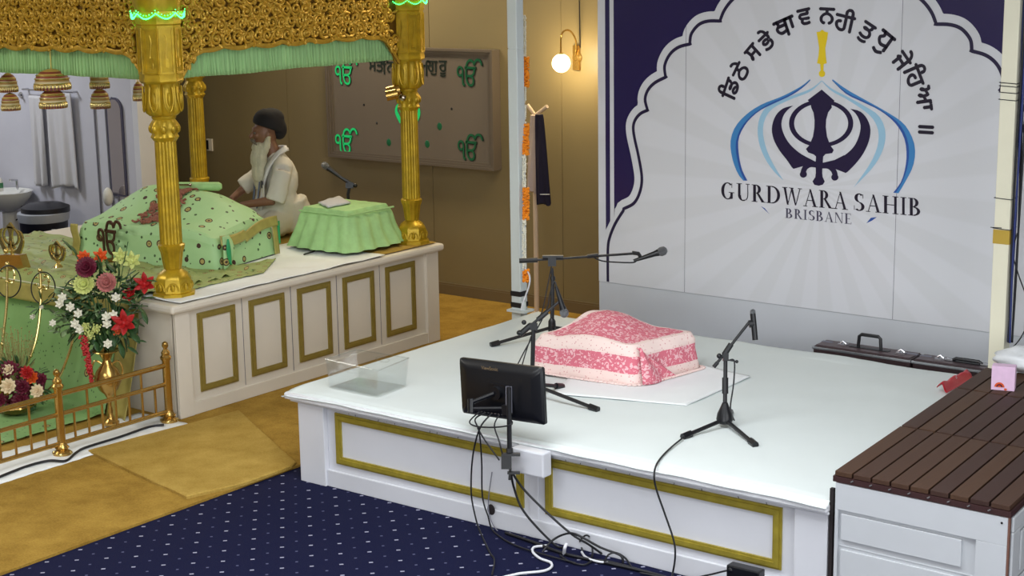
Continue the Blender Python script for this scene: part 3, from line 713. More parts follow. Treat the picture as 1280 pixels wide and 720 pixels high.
# ------------------------------------------------------------------ deck on cabinet, right
d0 = Vector((-3.089, 6.4, 0)); du = Vector((.091, -.0022, 0)); dv = Vector((-.06, 1, 0)).normalized()
ZD = .69
dk = thing('decking_platform', (d0+du*9+dv*1.1), 'dark timber decking laid on the white cabinet at the right edge', 'decking')
rows = [(0, .82), (.83, 1.64), (1.65, 2.14)]
for r_, (a, bb) in enumerate(rows):
    for i in range(9+(9 if r_ >= 0 else 0)):
        if i >= 9: 
            continue
        p = d0+du*i+du*.04+dv*(a+.004); q = du*.9; L = dv*(bb-a-.008)
        bs = [p, p+q, p+q+L, p+L]; MB().hexa([Vector((t.x, t.y, ZD-.022)) for t in bs], [Vector((t.x, t.y, ZD)) for t in bs]).build('board', 'deck', dk, smooth=False, bevel=.002)
bs = [d0-du*.05-dv*.0, d0+du*9.03, d0+du*9.03+dv*2.14, d0-du*.05+dv*2.14]
b = MB().hexa([Vector((t.x, t.y, ZD-.05)) for t in bs], [Vector((t.x, t.y, ZD-.024)) for t in bs]); b.build('frame', 'deck_frame', dk, smooth=False)
b = MB()
for i in range(1, 9):
    p = d0+du*(i+.0)+Vector((0, -.004, ZD-.032)); b.tube([p+Vector((-.006, 0, -.004)), p+Vector((.006, 0, .004))], .003, 5)
b.build('clips', 'chrome', dk)
cbn = thing('cabinet', d0+du*5+dv*1, 'white panelled cabinet carrying the dark decking at the right', 'cabinet')
e0 = d0+du*.1+dv*.02; e1 = d0+du*8.9+dv*.02; e2 = d0+du*8.9+dv*2.12; e3 = Vector((-3.08, (d0+dv*2.12).y, 0))
MB().hexa([e0, e1, e2, e3], [t+Vector((0, 0, ZD-.052)) for t in (e0, e1, e2, e3)]).build('carcass', 'door_grey', cbn, smooth=False, bevel=.003)
def raised(b, a, uu, vv, ww, x0, x1, z0, z1):
    P = lambda x, z, d: a+uu*x+vv*z+ww*d
    outer = [P(x0, z0, 0), P(x1, z0, 0), P(x1, z1, 0), P(x0, z1, 0)]
    g1 = [P(x0+.012, z0+.012, -.006), P(x1-.012, z0+.012, -.006), P(x1-.012, z1-.012, -.006), P(x0+.012, z1-.012, -.006)]
    g2 = [P(x0+.05, z0+.04, .008), P(x1-.05, z0+.04, .008), P(x1-.05, z1-.04, .008), P(x0+.05, z1-.04, .008)]
    b.rings([outer, g1, g2], True, False, True)
fu = (e1-e0).normalized(); fn = Vector((fu.y, -fu.x, 0))
b = MB(); L = (e1-e0).length
def slab(b, a, uu, vv, ww, x0, x1, z0, z1, d):
    P = lambda x, z, t: a+uu*x+vv*z+ww*t
    b.hexa([P(x0, z0, 0), P(x1, z0, 0), P(x1, z1, 0), P(x0, z1, 0)], [P(x0, z0, d), P(x1, z0, d), P(x1, z1, d), P(x0, z1, d)])
e0f = e0+fn*.001
slab(b, e0f, fu, Vector((0, 0, 1)), fn, 0, L, .51, .636, .016); slab(b, e0f, fu, Vector((0, 0, 1)), fn, .665, L, 0, .51, .016); slab(b, e0f, fu, Vector((0, 0, 1)), fn, 0, .665, 0, .03, .016)
slab(b, e0f, fu, Vector((0, 0, 1)), fn, 0, .015, .03, .51, .016)
slab(b, e0f, fu, Vector((0, 0, 1)), fn, .015, .655, .335, .342, .004)
for z0, z1 in ((.345, .505), (.17, .335), (.035, .165)): slab(b, e0f, fu, Vector((0, 0, 1)), fn, .03, .60, z0+.025, z1-.012, .013)
b.build('door', 'door_grey', cbn, smooth=False, bevel=.005)
MB().lathe([(.005, 0), (.005, .003)], e1+Vector((0, 0, .61))+fn*.017-fu*.025, 10, axis=fn).build('screw_hole', 'black', cbn)
su = (e2-e1).normalized(); sn = Vector((su.y, -su.x, 0))
b = MB(); e1s = e1+sn*.001; Z_ = Vector((0, 0, 1))
slab(b, e1s, su, Z_, sn, .02, 2.05, .56, .63, .014); slab(b, e1s, su, Z_, sn, .02, .12, 0, .56, .014); slab(b, e1s, su, Z_, sn, .12, 2.05, .26, .32, .014)
slab(b, e1s, su, Z_, sn, .15, 2.0, .35, .53, .012); slab(b, e1s, su, Z_, sn, .15, 2.0, .03, .23, .012)
b.build('side_panel', 'door_grey', cbn, smooth=False, bevel=.006)
b = MB(); slab(b, e1+fn*.001-fu*.012, fu, Z_, fn, 0, .02, 0, .64, .012); b.build('corner_strip', 'post_brown', cbn, smooth=False)
b = MB().box(-3.112, -3.094, 6.41, 6.43, 0, .60); b.build('gap_filler', 'dark_gap', cbn, smooth=False)
# pink box and plastic bag on the deck
q0 = PZ(1238.5, 487, ZD); q1 = PZ(1268, 489.5, ZD)
bu = (q1-q0); bn = Vector((-bu.y, bu.x, 0)).normalized()*.07
hb = .13
bxp = MB().hexa([q0, q1, q1+bn, q0+bn], [t+Vector((0, 0, hb)) for t in (q0, q1, q1+bn, q0+bn)])
pb = bxp.build('card_box', 'pink_box', None, smooth=False, bevel=.002); tag(pb, 'small pale pink card box on the decking in front of the cream post', 'box')
b = MB(); fnn = -bn.normalized()*.002
mcx = q0.lerp(q1, .36)
for rad, mi in ((.026, 0), (.017, 1), (.009, 0)):
    b.add([mcx+bu.normalized()*(rad*math.cos(a))+Vector((0, 0, .018+rad*math.sin(a)))+fnn*(1+.3*mi+(.6 if rad < .01 else 0)) for a in [PI*j/10 for j in range(11)]], [tuple(range(11))], mi)
b.add([q0.lerp(q1, .62)+bu.normalized()*(.008*math.cos(a))+Vector((0, 0, .008+.006*math.sin(a)))+fnn for a in [PI*2*j/10 for j in range(10)]], [tuple(range(10))], 0)
b.build('printed_motif', ['petal_orange', 'petal_dark'], pb, smooth=False, recalc=False)
bgp = PZ(1281, 462, ZD)+Vector((.02, -.04, 0))
b = MB()
rs = []
for j in range(13):
    t = j/12; ring = []
    for k in range(24):
        a = 2*PI*k/24; r_ = (.15*math.sin(PI*min(1, t*.86+.08))**.7)*(1+.22*nz(math.cos(a)*2, math.sin(a)*2, t*3, 1.3))
        ring.append(bgp+Vector((r_*math.cos(a)*1.15, r_*math.sin(a)*.8, .004+.13*t+.02*nz(a, t*4, 1, 1.2)*t)))
    rs.append(ring)
b.rings(rs); o = b.build('plastic_bag', 'bag', None, ang=60); tag(o, 'crumpled white plastic bag on the decking behind the pink box', 'bag')

# ------------------------------------------------------------------ posts
def box_post(name, cx, cy, w, m, z1=ZC-.002):
    return MB().box(cx-w/2, cx+w/2, cy-w/2, cy+w/2, 0, z1).build(name, m, None, smooth=False, bevel=.006)
pp = PZ(648, 391, 0.54)
PXL, PYL = -6.66, 8.79
t = thing('support_post', (PXL, PYL, 0), 'white steel post at the back left corner of the stage', 'post')
b = MB().box(PXL-.04, PXL+.04, PYL-.04, PYL+.04, 0, 2.355).box(PXL-.04, PXL+.04, PYL-.04, PYL+.04, 2.36, ZC-.002); b.box(PXL-.037, PXL+.037, PYL-.037, PYL+.037, 2.35, 2.37)
b.build('shaft', 'post_white', t, smooth=False, bevel=.005)
for z in (.575, .655): MB().box(PXL-.044, PXL+.044, PYL-.044, PYL+.044, z, z+.035).build('black_tape', 'black', t, smooth=False)
MB().box(PXL-.06, PXL+.09, PYL-.07, PYL+.05, .545, .56).tube([(PXL+.05, PYL-.02, .56), (PXL+.05, PYL-.02, .62)], .02).build('base_bracket', 'post_white', t, smooth=False)
# garland hanging down the post
gx = PXL+.065; gy = PYL-.02; dg_ = depth((gx, gy, 1.5))
gl = thing('garland', (gx, gy, .9), 'marigold and white flower garland hanging down the white post', 'garland')
def gz(y): return PD(656, y, dg_)
segs = [(72, 108, 'orange'), (155, 193, 'orange'), (236, 274, 'orange'), (338, 353, 'orange')]
for y0, y1, m in segs:
    b = MB(); y = y0
    while y < y1:
        c = gz(y); 
        for k in range(7):
            a = random.uniform(0, 2*PI); b.ell(c+RT*(.016*math.cos(a))+fw*(.016*math.sin(a))+UP*random.uniform(-.006, .006)+RT*.008, (.012, .012, .008), 6, 4)
        y += 2.2
    b.build('marigold_section', 'orange', gl)
for y0, y1 in ((20, 70), (109, 154), (194, 235), (275, 337)):
    b = MB(); y = y0
    while y < y1:
        c = gz(y)-RT*.004
        for k in range(4):
            a = random.uniform(0, 2*PI); b.ell(c+RT*(.009*math.cos(a))+fw*(.009*math.sin(a)), (.0075, .0075, .009), 6, 4)
        y += 2.6
    b.build('white_blossom_section', 'petal_white', gl)
MB().tube([gz(20), gz(340)], .002, 4).build('string', 'cable_white', gl)
cab('cable', [PD(656, 335, dg_), PD(662, 345, dg_-.02), PD(661, 358, dg_-.02), PD(655, 375, dg_-.02), PD(651, 388, dg_-.02)], .006, 'cable_white', 'white lead curving down the foot of the white post')

PRY = 8.90; PRX = PY(1248.5, 440, PRY).x
t = thing('support_post', (PRX, PRY, 0), 'cream post rising behind the decking at the right edge', 'post')
MB().box(PRX-.045, PRX+.045, PRY-.045, PRY+.045, 0, ZC-.002).build('shaft', 'post_cream', t, smooth=False, bevel=.004)
dpr = depth((PRX, PRY, 1.5))
zt = PD(1247, 296, dpr).z
MB().box(PRX-.048, PRX+.048, PRY-.048, PRY+.048, zt-.04, zt+.04).build('gold_tape', 'tape_gold', t, smooth=False)
b = MB()
for yy in (100, 104, 112, 121, 246, 285): 
    zz = PD(1250, yy, dpr).z; x_ = .05; b.tube([(PRX-x_, PRY-x_, zz), (PRX+x_, PRY-x_, zz-.005), (PRX+x_, PRY+x_, zz), (PRX-x_, PRY+x_, zz), (PRX-x_, PRY-x_, zz)], .0025, 5)
b.build('cable_ties', 'cable_black', t)
MB().tube([PD(1238, 284, dpr-.06), PD(1252, 285, dpr-.06)], .0025, 5).build('tie_tail', 'cable_black', t)
random.seed(11)
for i, (off, m) in enumerate(((0, 'cable_black'), (1, 'cable_blue'), (2, 'cable_black'), (3, 'cable_blue'), (4, 'cable_black'))):
    xs_ = PRX+.058+.012*(off % 3); ys_ = PRY-.02+.016*(off//2)
    pts = [Vector((xs_+.006*math.sin(z*3+i), ys_, z)) for z in (3.6, 3.1, 2.6, 2.2, 1.8, 1.4, 1.15, .95, .76)]
    o = MB().tube(pts, .0065, 6, smooth=3).build('cable', m, None, ang=80)
    tag(o, '%s cable in the bundle tied down the cream post' % ('black' if m == 'cable_black' else 'blue'), 'cable', 'black cables tied to the cream post' if m == 'cable_black' else 'blue cables tied to the cream post')
cab('cable', [Vector((PRX+.085, PRY-.03, 1.4)), PD(1266, 315, dpr), PD(1272, 340, dpr), PD(1282, 368, dpr), PD(1292, 400, dpr)], .004, 'cable_black', 'black cable splaying right from the bundle at mid height of the cream post')
cab('cable', [PD(1256, 440, dpr-.05), PD(1266, 434, dpr), PD(1276, 422, dpr), PD(1286, 402, dpr)], .004, 'cable_black', 'black cable rising rightwards just above the plastic bag')

# ------------------------------------------------------------------ cases behind the stage
def case(x0, x1, y0, y1, zt, label, handle_up, hx):
    t = thing('instrument_case', ((x0+x1)/2, (y0+y1)/2, 0), label, 'case')
    MB().box(x0, x1, y0, y1, .0, zt).build('shell', 'case', t, smooth=False, bevel=.012)
    MB().box(x0+.012, x1-.012, y0+.02, y1-.012, zt-.002, zt+.004).build('top_panel', 'case_top', t, smooth=False)
    MB().box(x0-.003, x1+.003, y0-.004, y0+.006, zt-.02, zt-.005).build('metal_edge', 'chrome', t, smooth=False)
    ym = (y0+y1)/2+.005
    for lx in ((x0+.16, x1-.10) if handle_up else (x0+.14,)):
        MB().box(lx-.03, lx+.03, ym-.02, ym+.02, zt, zt+.012).tube([(lx-.02, ym, zt+.012), (lx, ym, zt+.028), (lx+.02, ym, zt+.012)], .008).build('latch', 'chrome', t, smooth=False)
    for lx in (x0+.04, x1-.04): MB().box(lx-.035, lx+.035, ym+.01, ym+.04, zt, zt+.006).build('corner_fitting', 'cable_grey', t, smooth=False)
    b = MB().box(hx-.13, hx+.13, ym-.02, ym+.02, zt, zt+.008)
    if handle_up: b.tube([(hx-.075, ym, zt+.005), (hx-.07, ym, zt+.075), (hx-.055, ym, zt+.088), (hx+.055, ym, zt+.088), (hx+.07, ym, zt+.075), (hx+.075, ym, zt+.005)], .011, 8)
    else: b.tube([(hx-.09, ym, zt+.01), (hx-.07, ym, zt+.022), (hx+.07, ym, zt+.022), (hx+.09, ym, zt+.01)], .011, 8)
    b.build('handle', 'black', t)
    if not handle_up:
        for s_ in (-1, 1): MB().box(hx+s_*.11-.025, hx+s_*.11+.025, ym-.018, ym+.018, zt+.008, zt+.016).build('handle_mount', 'chrome', t, smooth=False)
def ypos(x, y, Y): return PY(x, y, Y)
CZ = PY(1080, 441, 8.90).z
case(PY(1016, 434, 8.9).x, PY(1138, 448, 8.9).x, 8.90, 9.08, CZ, 'dark brown hard case with its handle raised, behind the stage', True, PY(1083, 435, 8.95).x)
case(PY(1140, 450, 8.9).x, PY(1236, 463, 8.9).x-.0, 8.90, 9.07, PY(1190, 457, 8.9).z, 'dark hard case with folded handle, between the other case and the cream post', False, PY(1206, 456, 8.95).x)
# red bag
ra, rb = PZ(1173, 488, ZT+.02), PZ(1207, 470, ZT+.02)
b = MB()
dd = (rb-ra); nn_ = Vector((dd.y, -dd.x, 0)).normalized()
b.grid(lambda u, v: ra.lerp(rb, u)+nn_*(.06*v-.01)+Vector((0, 0, .045*math.sin(PI*min(1, v+.15))*(1+.3*nz(u*5, v*3, 0, 1))-.005)), 20, 10)
o = b.build('red_packet', 'red_bag', None, solid=.003, ang=60, recalc=False); tag(o, 'red crinkled packet on the stage against the decking side', 'packet')
g = MB(); put_glyph(g, 'c', .05, 0, 0, .3, ra.lerp(rb, .45)+nn_*.03+Vector((0, 0, .046)), dd.normalized(), Vector((0, 0, 1)), nn_*.002); g.v and g.build('white_mark', 'white', o, smooth=False)

# ------------------------------------------------------------------ banner
BP = BY-.004
XC = PY(1028, 100, BY).x
bcen = Vector((XC, BP, 1.55))
bn_ = thing('banner', (XC, BY-.006, .70), 'large wall banner with scalloped navy arch, emblem and temple lettering', 'banner')
# (sheet origin is the centre of the printed rays)
vs = [(BX0, BP, .705), (BX1+.9, BP, .705), (BX1+.9, BP, ZC-.003), (BX0, BP, ZC-.003), (BX0, BY-.0005, .705), (BX1+.9, BY-.0005, .705), (BX1+.9, BY-.0005, ZC-.003), (BX0, BY-.0005, ZC-.003)]
MB().hexa([Vector(p) for p in vs[:4]], [Vector(p) for p in vs[4:]]).build('printed_sheet', 'banner', bn_, smooth=False, origin=(XC, BP, 1.50))
def bpl(px, py): p = PY(px, py, BY); return (p.x, p.z)
def flatpoly(b, pts, d, mi=0, y=BP):
    b.add([Vector((x, y-d, z)) for x, z in pts], [tuple(range(len(pts)))], mi)
def strip(b, A, B_, d, mi=0):
    n = len(A); b.add([Vector((x, BP-d, z)) for x, z in A]+[Vector((x, BP-d, z)) for x, z in B_], [(i, i+1, n+i+1, n+i) for i in range(n-1)], mi)
# arch line (outer = navy boundary), sampled on the left side, mirrored to the right
def arc_seg(p, q, bul, n=10):
    p = Vector(p); q = Vector(q); m_ = (p+q)/2; d = q-p; nn2 = Vector((-d.y, d.x))*bul
    c = m_+nn2*2
    return [tuple(p*(1-t)**2+c*2*t*(1-t)+q*t*t) for t in [i/n for i in range(n)]]
line_px = [[(760.5, 352), (760.5, 312), (763, 296), (770, 279), (780, 263)], [(780, 261), (793, 254), (800.5, 240), (803, 222), (799, 196), (793, 168), (793, 154), (800, 143), (811, 137.5)],
           [(810, 137), (807, 124), (811, 112), (820, 103), (834, 96)], [(832.5, 95), (831.5, 82), (838, 68), (849, 59), (864, 55)], [(863, 53), (865, 42), (874, 31), (886, 26.5), (902, 26.5)], [(901, 25), (906, 13), (915, 1), (928, -9), (945, -14)], [(945, -15), (955, -27), (975, -35), (1000, -42), (1028, -52)]]
def arch_line():
    out = []
    for seg in line_px:
        P = spline([Vector((*bpl(a, b2), 0)) for a, b2 in seg], 5); out += [(p.x, p.y) for p in P]
    return out
AL = arch_line()
def offs(L, d):
    out = []
    for i, (x, z) in enumerate(L):
        x0_, z0_ = L[max(0, i-1)]; x1_, z1_ = L[min(len(L)-1, i+1)]; dx, dz = x1_-x0_, z1_-z0_; l = math.hypot(dx, dz) or 1
        out.append((x-dz/l*d, z+dx/l*d))
    return out
mir = lambda L: [(2*XC-x, z) for x, z in L]
b = MB()
for mm in (lambda L: L, mir):
    strip(b, mm(offs(AL, -.010)), mm(offs(AL, .012)), .0015)
b.build('arch_outline', 'navy_logo', bn_, smooth=False, recalc=False)
# white band + navy field: navy polygon outside
inner = offs(AL, .062)
k0 = next(i for i, p in enumerate(inner) if p[1] > bpl(768, 251)[1]) 
_ok = lambda p: min((p[0]-q[0])**2+(p[1]-q[1])**2 for q in AL) >= .0605**2
nav = [p for p in inner if _ok(p) and p[1] >= bpl(768, 262)[1] and p[0] > bpl(768, 200)[0]-.001]
xl = bpl(768, 200)[0]; zb = bpl(768, 272)[1]
TOP = ZC-.004
b = MB()
for mm in (lambda L: L, mir):
    flatpoly(b, mm([(xl, zb)]+nav+[(XC, nav[-1][1]), (XC, TOP), (xl, TOP)]), .001)
    # outer stripe
    xa, xb = bpl(757.5, 200)[0], bpl(763, 200)[0]
    flatpoly(b, mm([(xa, bpl(757.5, 287)[1]), (xb, bpl(763, 276)[1]), (xb, TOP), (xa, TOP)]), .001)
b.build('navy_field', 'navy', bn_, smooth=False, recalc=False)
b = MB()
for x in (-5.63, -4.115, -3.28): b.box(x-.0012, x+.0012, BP-.0006, BP, .705, ZC-.01)
b.build('sheet_seam', 'grey_ink', bn_, smooth=False)
# emblem
def zc(pts, k=0):
    if k: pts = sp2(pts, k)
    return [bpl(900+x/3.788, 100+y/3.788) for x, y in pts]
b = MB()
blade = [(484, 45), (545, 98), (529, 112), (532, 130), (515, 152), (505, 187), (503, 222), (509, 268), (521, 300), (528, 314), (541, 331), (533, 346), (502, 350), (491, 362), (489, 390), (487, 412), (486, 440), (488, 458), (498, 480), (489, 495), (470, 500), (449, 496), (440, 480), (453, 460), (456, 440), (455, 412), (455, 388), (457, 362), (446, 352), (420, 343), (409, 326), (426, 308), (432, 292), (442, 268), (449, 225), (450, 190), (445, 155), (434, 130), (432, 110), (417, 95)]
flatpoly(b, zc(blade), .0025)
n = 48
ring_o = [(481+152*math.cos(2*PI*k/n), 205+112*math.sin(2*PI*k/n)) for k in range(n+1)]; ring_i = [(481+128*math.cos(2*PI*k/n), 205+94*math.sin(2*PI*k/n)) for k in range(n+1)]
strip(b, zc(ring_o), zc(ring_i), .0022)
def band(b, outer, inner_, d, mi=0, n=24):
    def res(pts):
        P = spline([Vector((x, y, 0)) for x, y in pts], 12); L = [0]
        for a, c in zip(P, P[1:]): L.append(L[-1]+(c-a).length)
        out = []; j = 0
        for i in range(n+1):
            t = L[-1]*i/n
            while j < len(L)-2 and L[j+1] < t: j += 1
            f = (t-L[j])/max(1e-9, L[j+1]-L[j]); q = P[j].lerp(P[j+1], min(1, f)); out.append((q.x, q.y))
        return out
    strip(b, zc(res(outer)), zc(res(inner_)), d, mi)
band(b, [(347, 121), (300, 135), (265, 170), (248, 225), (256, 280), (285, 335), (320, 380), (347, 420), (352, 420)], [(347, 122), (322, 142), (303, 168), (293, 205), (300, 245), (325, 293), (365, 334), (415, 368), (455, 390)], .0025)
flatpoly(b, zc([(325, 384), (348, 420), (375, 405), (405, 398), (458, 404), (458, 388), (415, 366), (368, 340)]), .0024)
band(b, [(619, 136), (665, 148), (698, 183), (714, 230), (708, 285), (682, 345), (645, 395), (600, 440), (597, 440)], [(619, 136), (643, 157), (660, 186), (668, 220), (660, 265), (638, 312), (600, 350), (550, 380), (487, 396)], .0025)
flatpoly(b, zc([(620, 412), (597, 440), (577, 424), (550, 408), (520, 400), (486, 406), (486, 392), (545, 378), (590, 355)]), .0024)
def curve(b, pts, w_, d):
    P = spline([Vector((x, y, 0)) for x, y in pts], 6); A, B_ = [], []
    for i, p in enumerate(P):
        t = (P[min(i+1, len(P)-1)]-P[max(0, i-1)]).normalized(); A.append((p.x-t.y*w_, p.y+t.x*w_)); B_.append((p.x+t.y*w_, p.y-t.x*w_))
    strip(b, zc(A), zc(B_), d)
curve(b, [(458, 402), (430, 400), (408, 412), (398, 430), (396, 445)], 12.5, .0026); curve(b, [(486, 406), (515, 408), (535, 422), (545, 440), (547, 455)], 12.5, .0026)
for cx, cy in ((397, 446), (546, 460)): flatpoly(b, zc([(cx+17*math.cos(a), cy+16*math.sin(a)) for a in [2*PI*k/20 for k in range(20)]]), .0028)
b.build('sword_emblem', 'navy_logo', bn_, smooth=False, recalc=False)
b = MB()
band(b, [(428, -4), (385, 30), (300, 75), (200, 115), (130, 160), (75, 220), (52, 290), (60, 370), (85, 440), (112, 476)], [(430, 2), (395, 35), (340, 72), (270, 105), (190, 145), (130, 200), (92, 270), (90, 340), (105, 420), (132, 476)], .0018)
band(b, [(535, -4), (600, 43), (690, 94), (790, 150), (870, 205), (913, 275), (926, 340), (915, 410), (880, 480), (847, 536)], [(533, 2), (600, 66), (680, 105), (760, 145), (830, 202), (872, 270), (885, 340), (880, 410), (860, 480), (822, 533)], .0018)
b.build('blue_dome_arc', 'blue', bn_, smooth=False, recalc=False)
b = MB()
band(b, [(430, 0), (392, 31), (320, 74), (235, 112), (160, 160), (104, 222), (78, 290), (80, 355), (98, 430), (120, 476)], [(430, 2), (395, 35), (340, 72), (270, 105), (190, 145), (130, 200), (92, 270), (90, 340), (105, 420), (132, 476)], .002)
band(b, [(533, 0), (600, 58), (686, 100), (775, 148), (848, 205), (886, 272), (897, 340), (890, 410), (866, 480), (834, 534)], [(533, 2), (600, 66), (680, 105), (760, 145), (830, 202), (872, 270), (885, 340), (880, 410), (860, 480), (822, 533)], .002)
for t in ([(195, 597), (213, 606), (237, 635), (215, 615)], [(745, 648), (716, 652), (695, 678), (722, 665)]): flatpoly(b, zc(t), .002)
b.build('deep_blue_shade', 'blue_deep', bn_, smooth=False, recalc=False)
b = MB()
band(b, [(482, 2), (430, 42), (330, 78), (240, 112), (195, 165), (180, 235), (190, 310), (220, 380), (262, 438), (303, 475)], [(484, 6), (430, 54), (335, 92), (255, 132), (217, 180), (205, 240), (217, 310), (240, 370), (270, 425), (303, 475)], .0017)
band(b, [(485, 2), (530, 40), (600, 76), (690, 125), (750, 165), (780, 220), (785, 280), (765, 350), (720, 420), (635, 508)], [(484, 6), (530, 52), (600, 90), (680, 142), (727, 185), (750, 235), (752, 290), (735, 350), (700, 415), (635, 508)], .0017)
b.build('pale_blue_dome_arc', 'blue_pale', bn_, smooth=False, recalc=False)
b = MB()
fin = [(1028.3, 37), (1031.5, 39.5), (1035.6, 40.5), (1034.5, 49), (1032.2, 60), (1032.8, 70), (1034, 79), (1030.3, 80), (1029.8, 88), (1026.3, 88), (1025.8, 80), (1021.8, 79), (1023.6, 70), (1024.4, 60), (1022.8, 49), (1021.2, 40), (1025.2, 39.5)]
flatpoly(b, [bpl(*p) for p in fin], .002)
flatpoly(b, [bpl(1028+4*math.cos(a), 92+4.2*math.sin(a)) for a in [2*PI*k/20 for k in range(20)]], .0021)
b.build('yellow_finial', 'yellow', bn_, smooth=False, recalc=False)
# serif lettering
T = .185; t_ = .06
def rct(x0, z0, x1, z1): return ('p', [(x0, z0), (x1, z0), (x1, z1), (x0, z1)])
def par(a, b2, c, d): return ('p', [(a, 0), (b2, 0), (d, 1), (c, 1)])
def rng(cx, cy, rx, ry, a0, a1, th=T, tn=t_, n=20):
    o, i = [], []
    for k in range(n+1):
        a = R(a0+(a1-a0)*k/n); o.append((cx+rx*math.cos(a), cy+ry*math.sin(a))); i.append((cx+(rx-th)*math.cos(a), cy+(ry-tn)*math.sin(a)))
    return ('s', o, i)
sf = lambda x0, x1, z: rct(x0, z, x1, z+.04)
LET = {
 'G': (.95, [rng(.45, .5, .4, .5, 48, 318), rct(.62, .07, .77, .42), sf(.52, .87, .40), rct(.70, .70, .735, .97), ('p', [(.62, .04), (.77, .07), (.77, .14), (.60, .10)])]),
 'U': (.92, [rct(.12, .3, .27, 1), sf(.02, .37, .96), rct(.70, .3, .75, 1), sf(.6, .85, .96), rng(.435, .32, .315, .33, 180, 300), rng(.435, .32, .315, .33, 300, 360, .05, .045)]),
 'R': (.88, [rct(.11, 0, .285, 1), sf(.02, .37, 0), sf(.02, .32, .96), rng(.3, .74, .3, .26, -90, 90), ('p', [(.33, .5), (.46, .52), (.83, .0), (.64, 0)]), sf(.62, .9, 0)]),
 'D': (.98, [rct(.11, 0, .285, 1), sf(.02, .3, 0), sf(.02, .3, .96), rng(.38, .5, .5, .5, -90, 90), rct(.27, 0, .4, .045), rct(.27, .955, .4, 1)]),
 'W': (1.28, [('p', [(.30, 0), (.40, 0), (.23, 1), (.08, 1)]), ('p', [(.33, 0), (.37, 0), (.62, .95), (.57, .98)]), ('p', [(.80, 0), (.88, 0), (.66, 1), (.51, 1)]), ('p', [(.82, 0), (.87, 0), (1.14, .98), (1.09, .98)]), sf(-.0, .33, .96), sf(.42, .72, .96), sf(.98, 1.24, .96)]),
 'A': (.93, [('p', [(.11, 0), (.16, 0), (.46, .98), (.42, .98)]), ('p', [(.65, 0), (.82, 0), (.48, 1), (.38, 1)]), rct(.23, .33, .68, .375), sf(.0, .26, 0), sf(.56, .92, 0)]),
 'S': (.72, [rng(.36, .745, .28, .255, 40, 270), rng(.36, .255, .31, .255, -140, 90), rct(.565, .72, .595, .96), rct(.06, .04, .09, .3)]),
 'H': (1.0, [rct(.11, 0, .285, 1), rct(.70, 0, .85, 1), rct(.27, .48, .70, .525), sf(.02, .37, 0), sf(.02, .37, .96), sf(.6, .95, 0), sf(.6, .95, .96)]),
 'I': (.45, [rct(.14, 0, .29, 1), sf(.04, .39, 0), sf(.04, .39, .96)]),
 'B': (.84, [rct(.11, 0, .285, 1), sf(.02, .3, 0), sf(.02, .3, .96), rng(.32, .745, .3, .255, -90, 90), rng(.32, .26, .40, .26, -90, 90), rct(.25, .49, .34, .53)]),
 'N': (.98, [rct(.12, 0, .165, .96), ('p', [(.72, 0), (.80, 0), (.26, 1), (.08, 1)]), rct(.755, .04, .80, 1), sf(.02, .28, 0), sf(.64, .92, .96)]),
 'E': (.78, [rct(.11, 0, .285, 1), rct(.02, 0, .66, .045), rct(.02, .955, .62, 1), rct(.27, .48, .5, .525), rct(.65, 0, .69, .2), rct(.6, .82, .635, 1), rct(.49, .42, .525, .59)]),
}
def word(b, s, p0, p1, hgt0, hgt1, d):
    tot = sum((LET[c][0] if c != ' ' else .33)+.03 for c in s)
    x = 0
    o = Vector((*p0, 0)); e = Vector((*p1, 0)); 
    for c in s:
        if c == ' ': x += .36; continue
        wd, shp = LET[c]
        def mp(q):
            tt = (x+q[0])/tot; hh_ = hgt0+(hgt1-hgt0)*tt
            bpt = o.lerp(e, tt); return bpl(900+(bpt.x)/3.788, 100+(bpt.y-q[1]*hh_)/3.788)
        for k, sh_ in enumerate(shp):
            if sh_[0] == 'p': flatpoly(b, [mp(q) for q in sh_[1]], d+.00015*k)
            else: strip(b, [mp(q) for q in sh_[1]], [mp(q) for q in sh_[2]], d+.00015*k)
        x += wd+.03
b = MB(); word(b, 'GURDWARA', (4, 562), (611, 615), 81, 83, .002); b.build('name_lettering', 'ink', bn_, smooth=False, recalc=False)
b = MB(); word(b, 'SAHIB', (632, 617), (962, 646), 83, 84, .002); b.build('name_lettering', 'ink', bn_, smooth=False, recalc=False)
b = MB(); word(b, 'BRISBANE', (310, 652), (630, 683), 46, 50, .002); b.build('city_name', 'grey_ink', bn_, smooth=False, recalc=False)
# gurmukhi line round the arch
b = MB()
HOR = Vector((1, 0, 0)); VER = Vector((0, 0, 1))
bo = Vector((0, BP, 0)); bwv = Vector((0, -.0018, 0))
kx = .0063
lett = [("ਡਿ", 911, 110, 70, .155), ("ਠੇ", 924, 88, 62, .155), ("ਸ", 942, 66, 47, .155), ("ਭੇ", 957, 49, 42, .155), ("ਥਾ", 982, 34, 22, .155), ("ਵ", 1006, 21, 12, .155), ("ਨ", 1034, 20, -2, .155), ("ਹੀ", 1057, 25, -12, .155), ("ਤੁ", 1083, 41, -30, .155), ("ਧੁ", 1104, 54, -36, .155), ("ਜੇ", 1130, 74, -52, .155), ("ਹਿ", 1146, 94, -66, .155), ("ਆ", 1155, 123, -80, .15), ("॥", 1158, 162, -90, .15)]
ENDW = {1: 'first', 3: 'x', 5: 'x', 7: 'x', 9: 'x', 12: 'x', 13: 'x'}
for li_, (s_, x, y, a, sz) in enumerate(lett):
    q = bpl(x, y)
    if s_ == "ਡਿ": s_ = "ਿਡ"
    if s_ == "ਹਿ": s_ = "ਿਹ"
    put_glyph(b, s_, sz, q[0], q[1], R(a), bo, HOR, VER, bwv, bold=.0045, sx=1)
    if li_ in ENDW: b.build('verse_word', 'ink', bn_, smooth=False, recalc=False); b = MB()

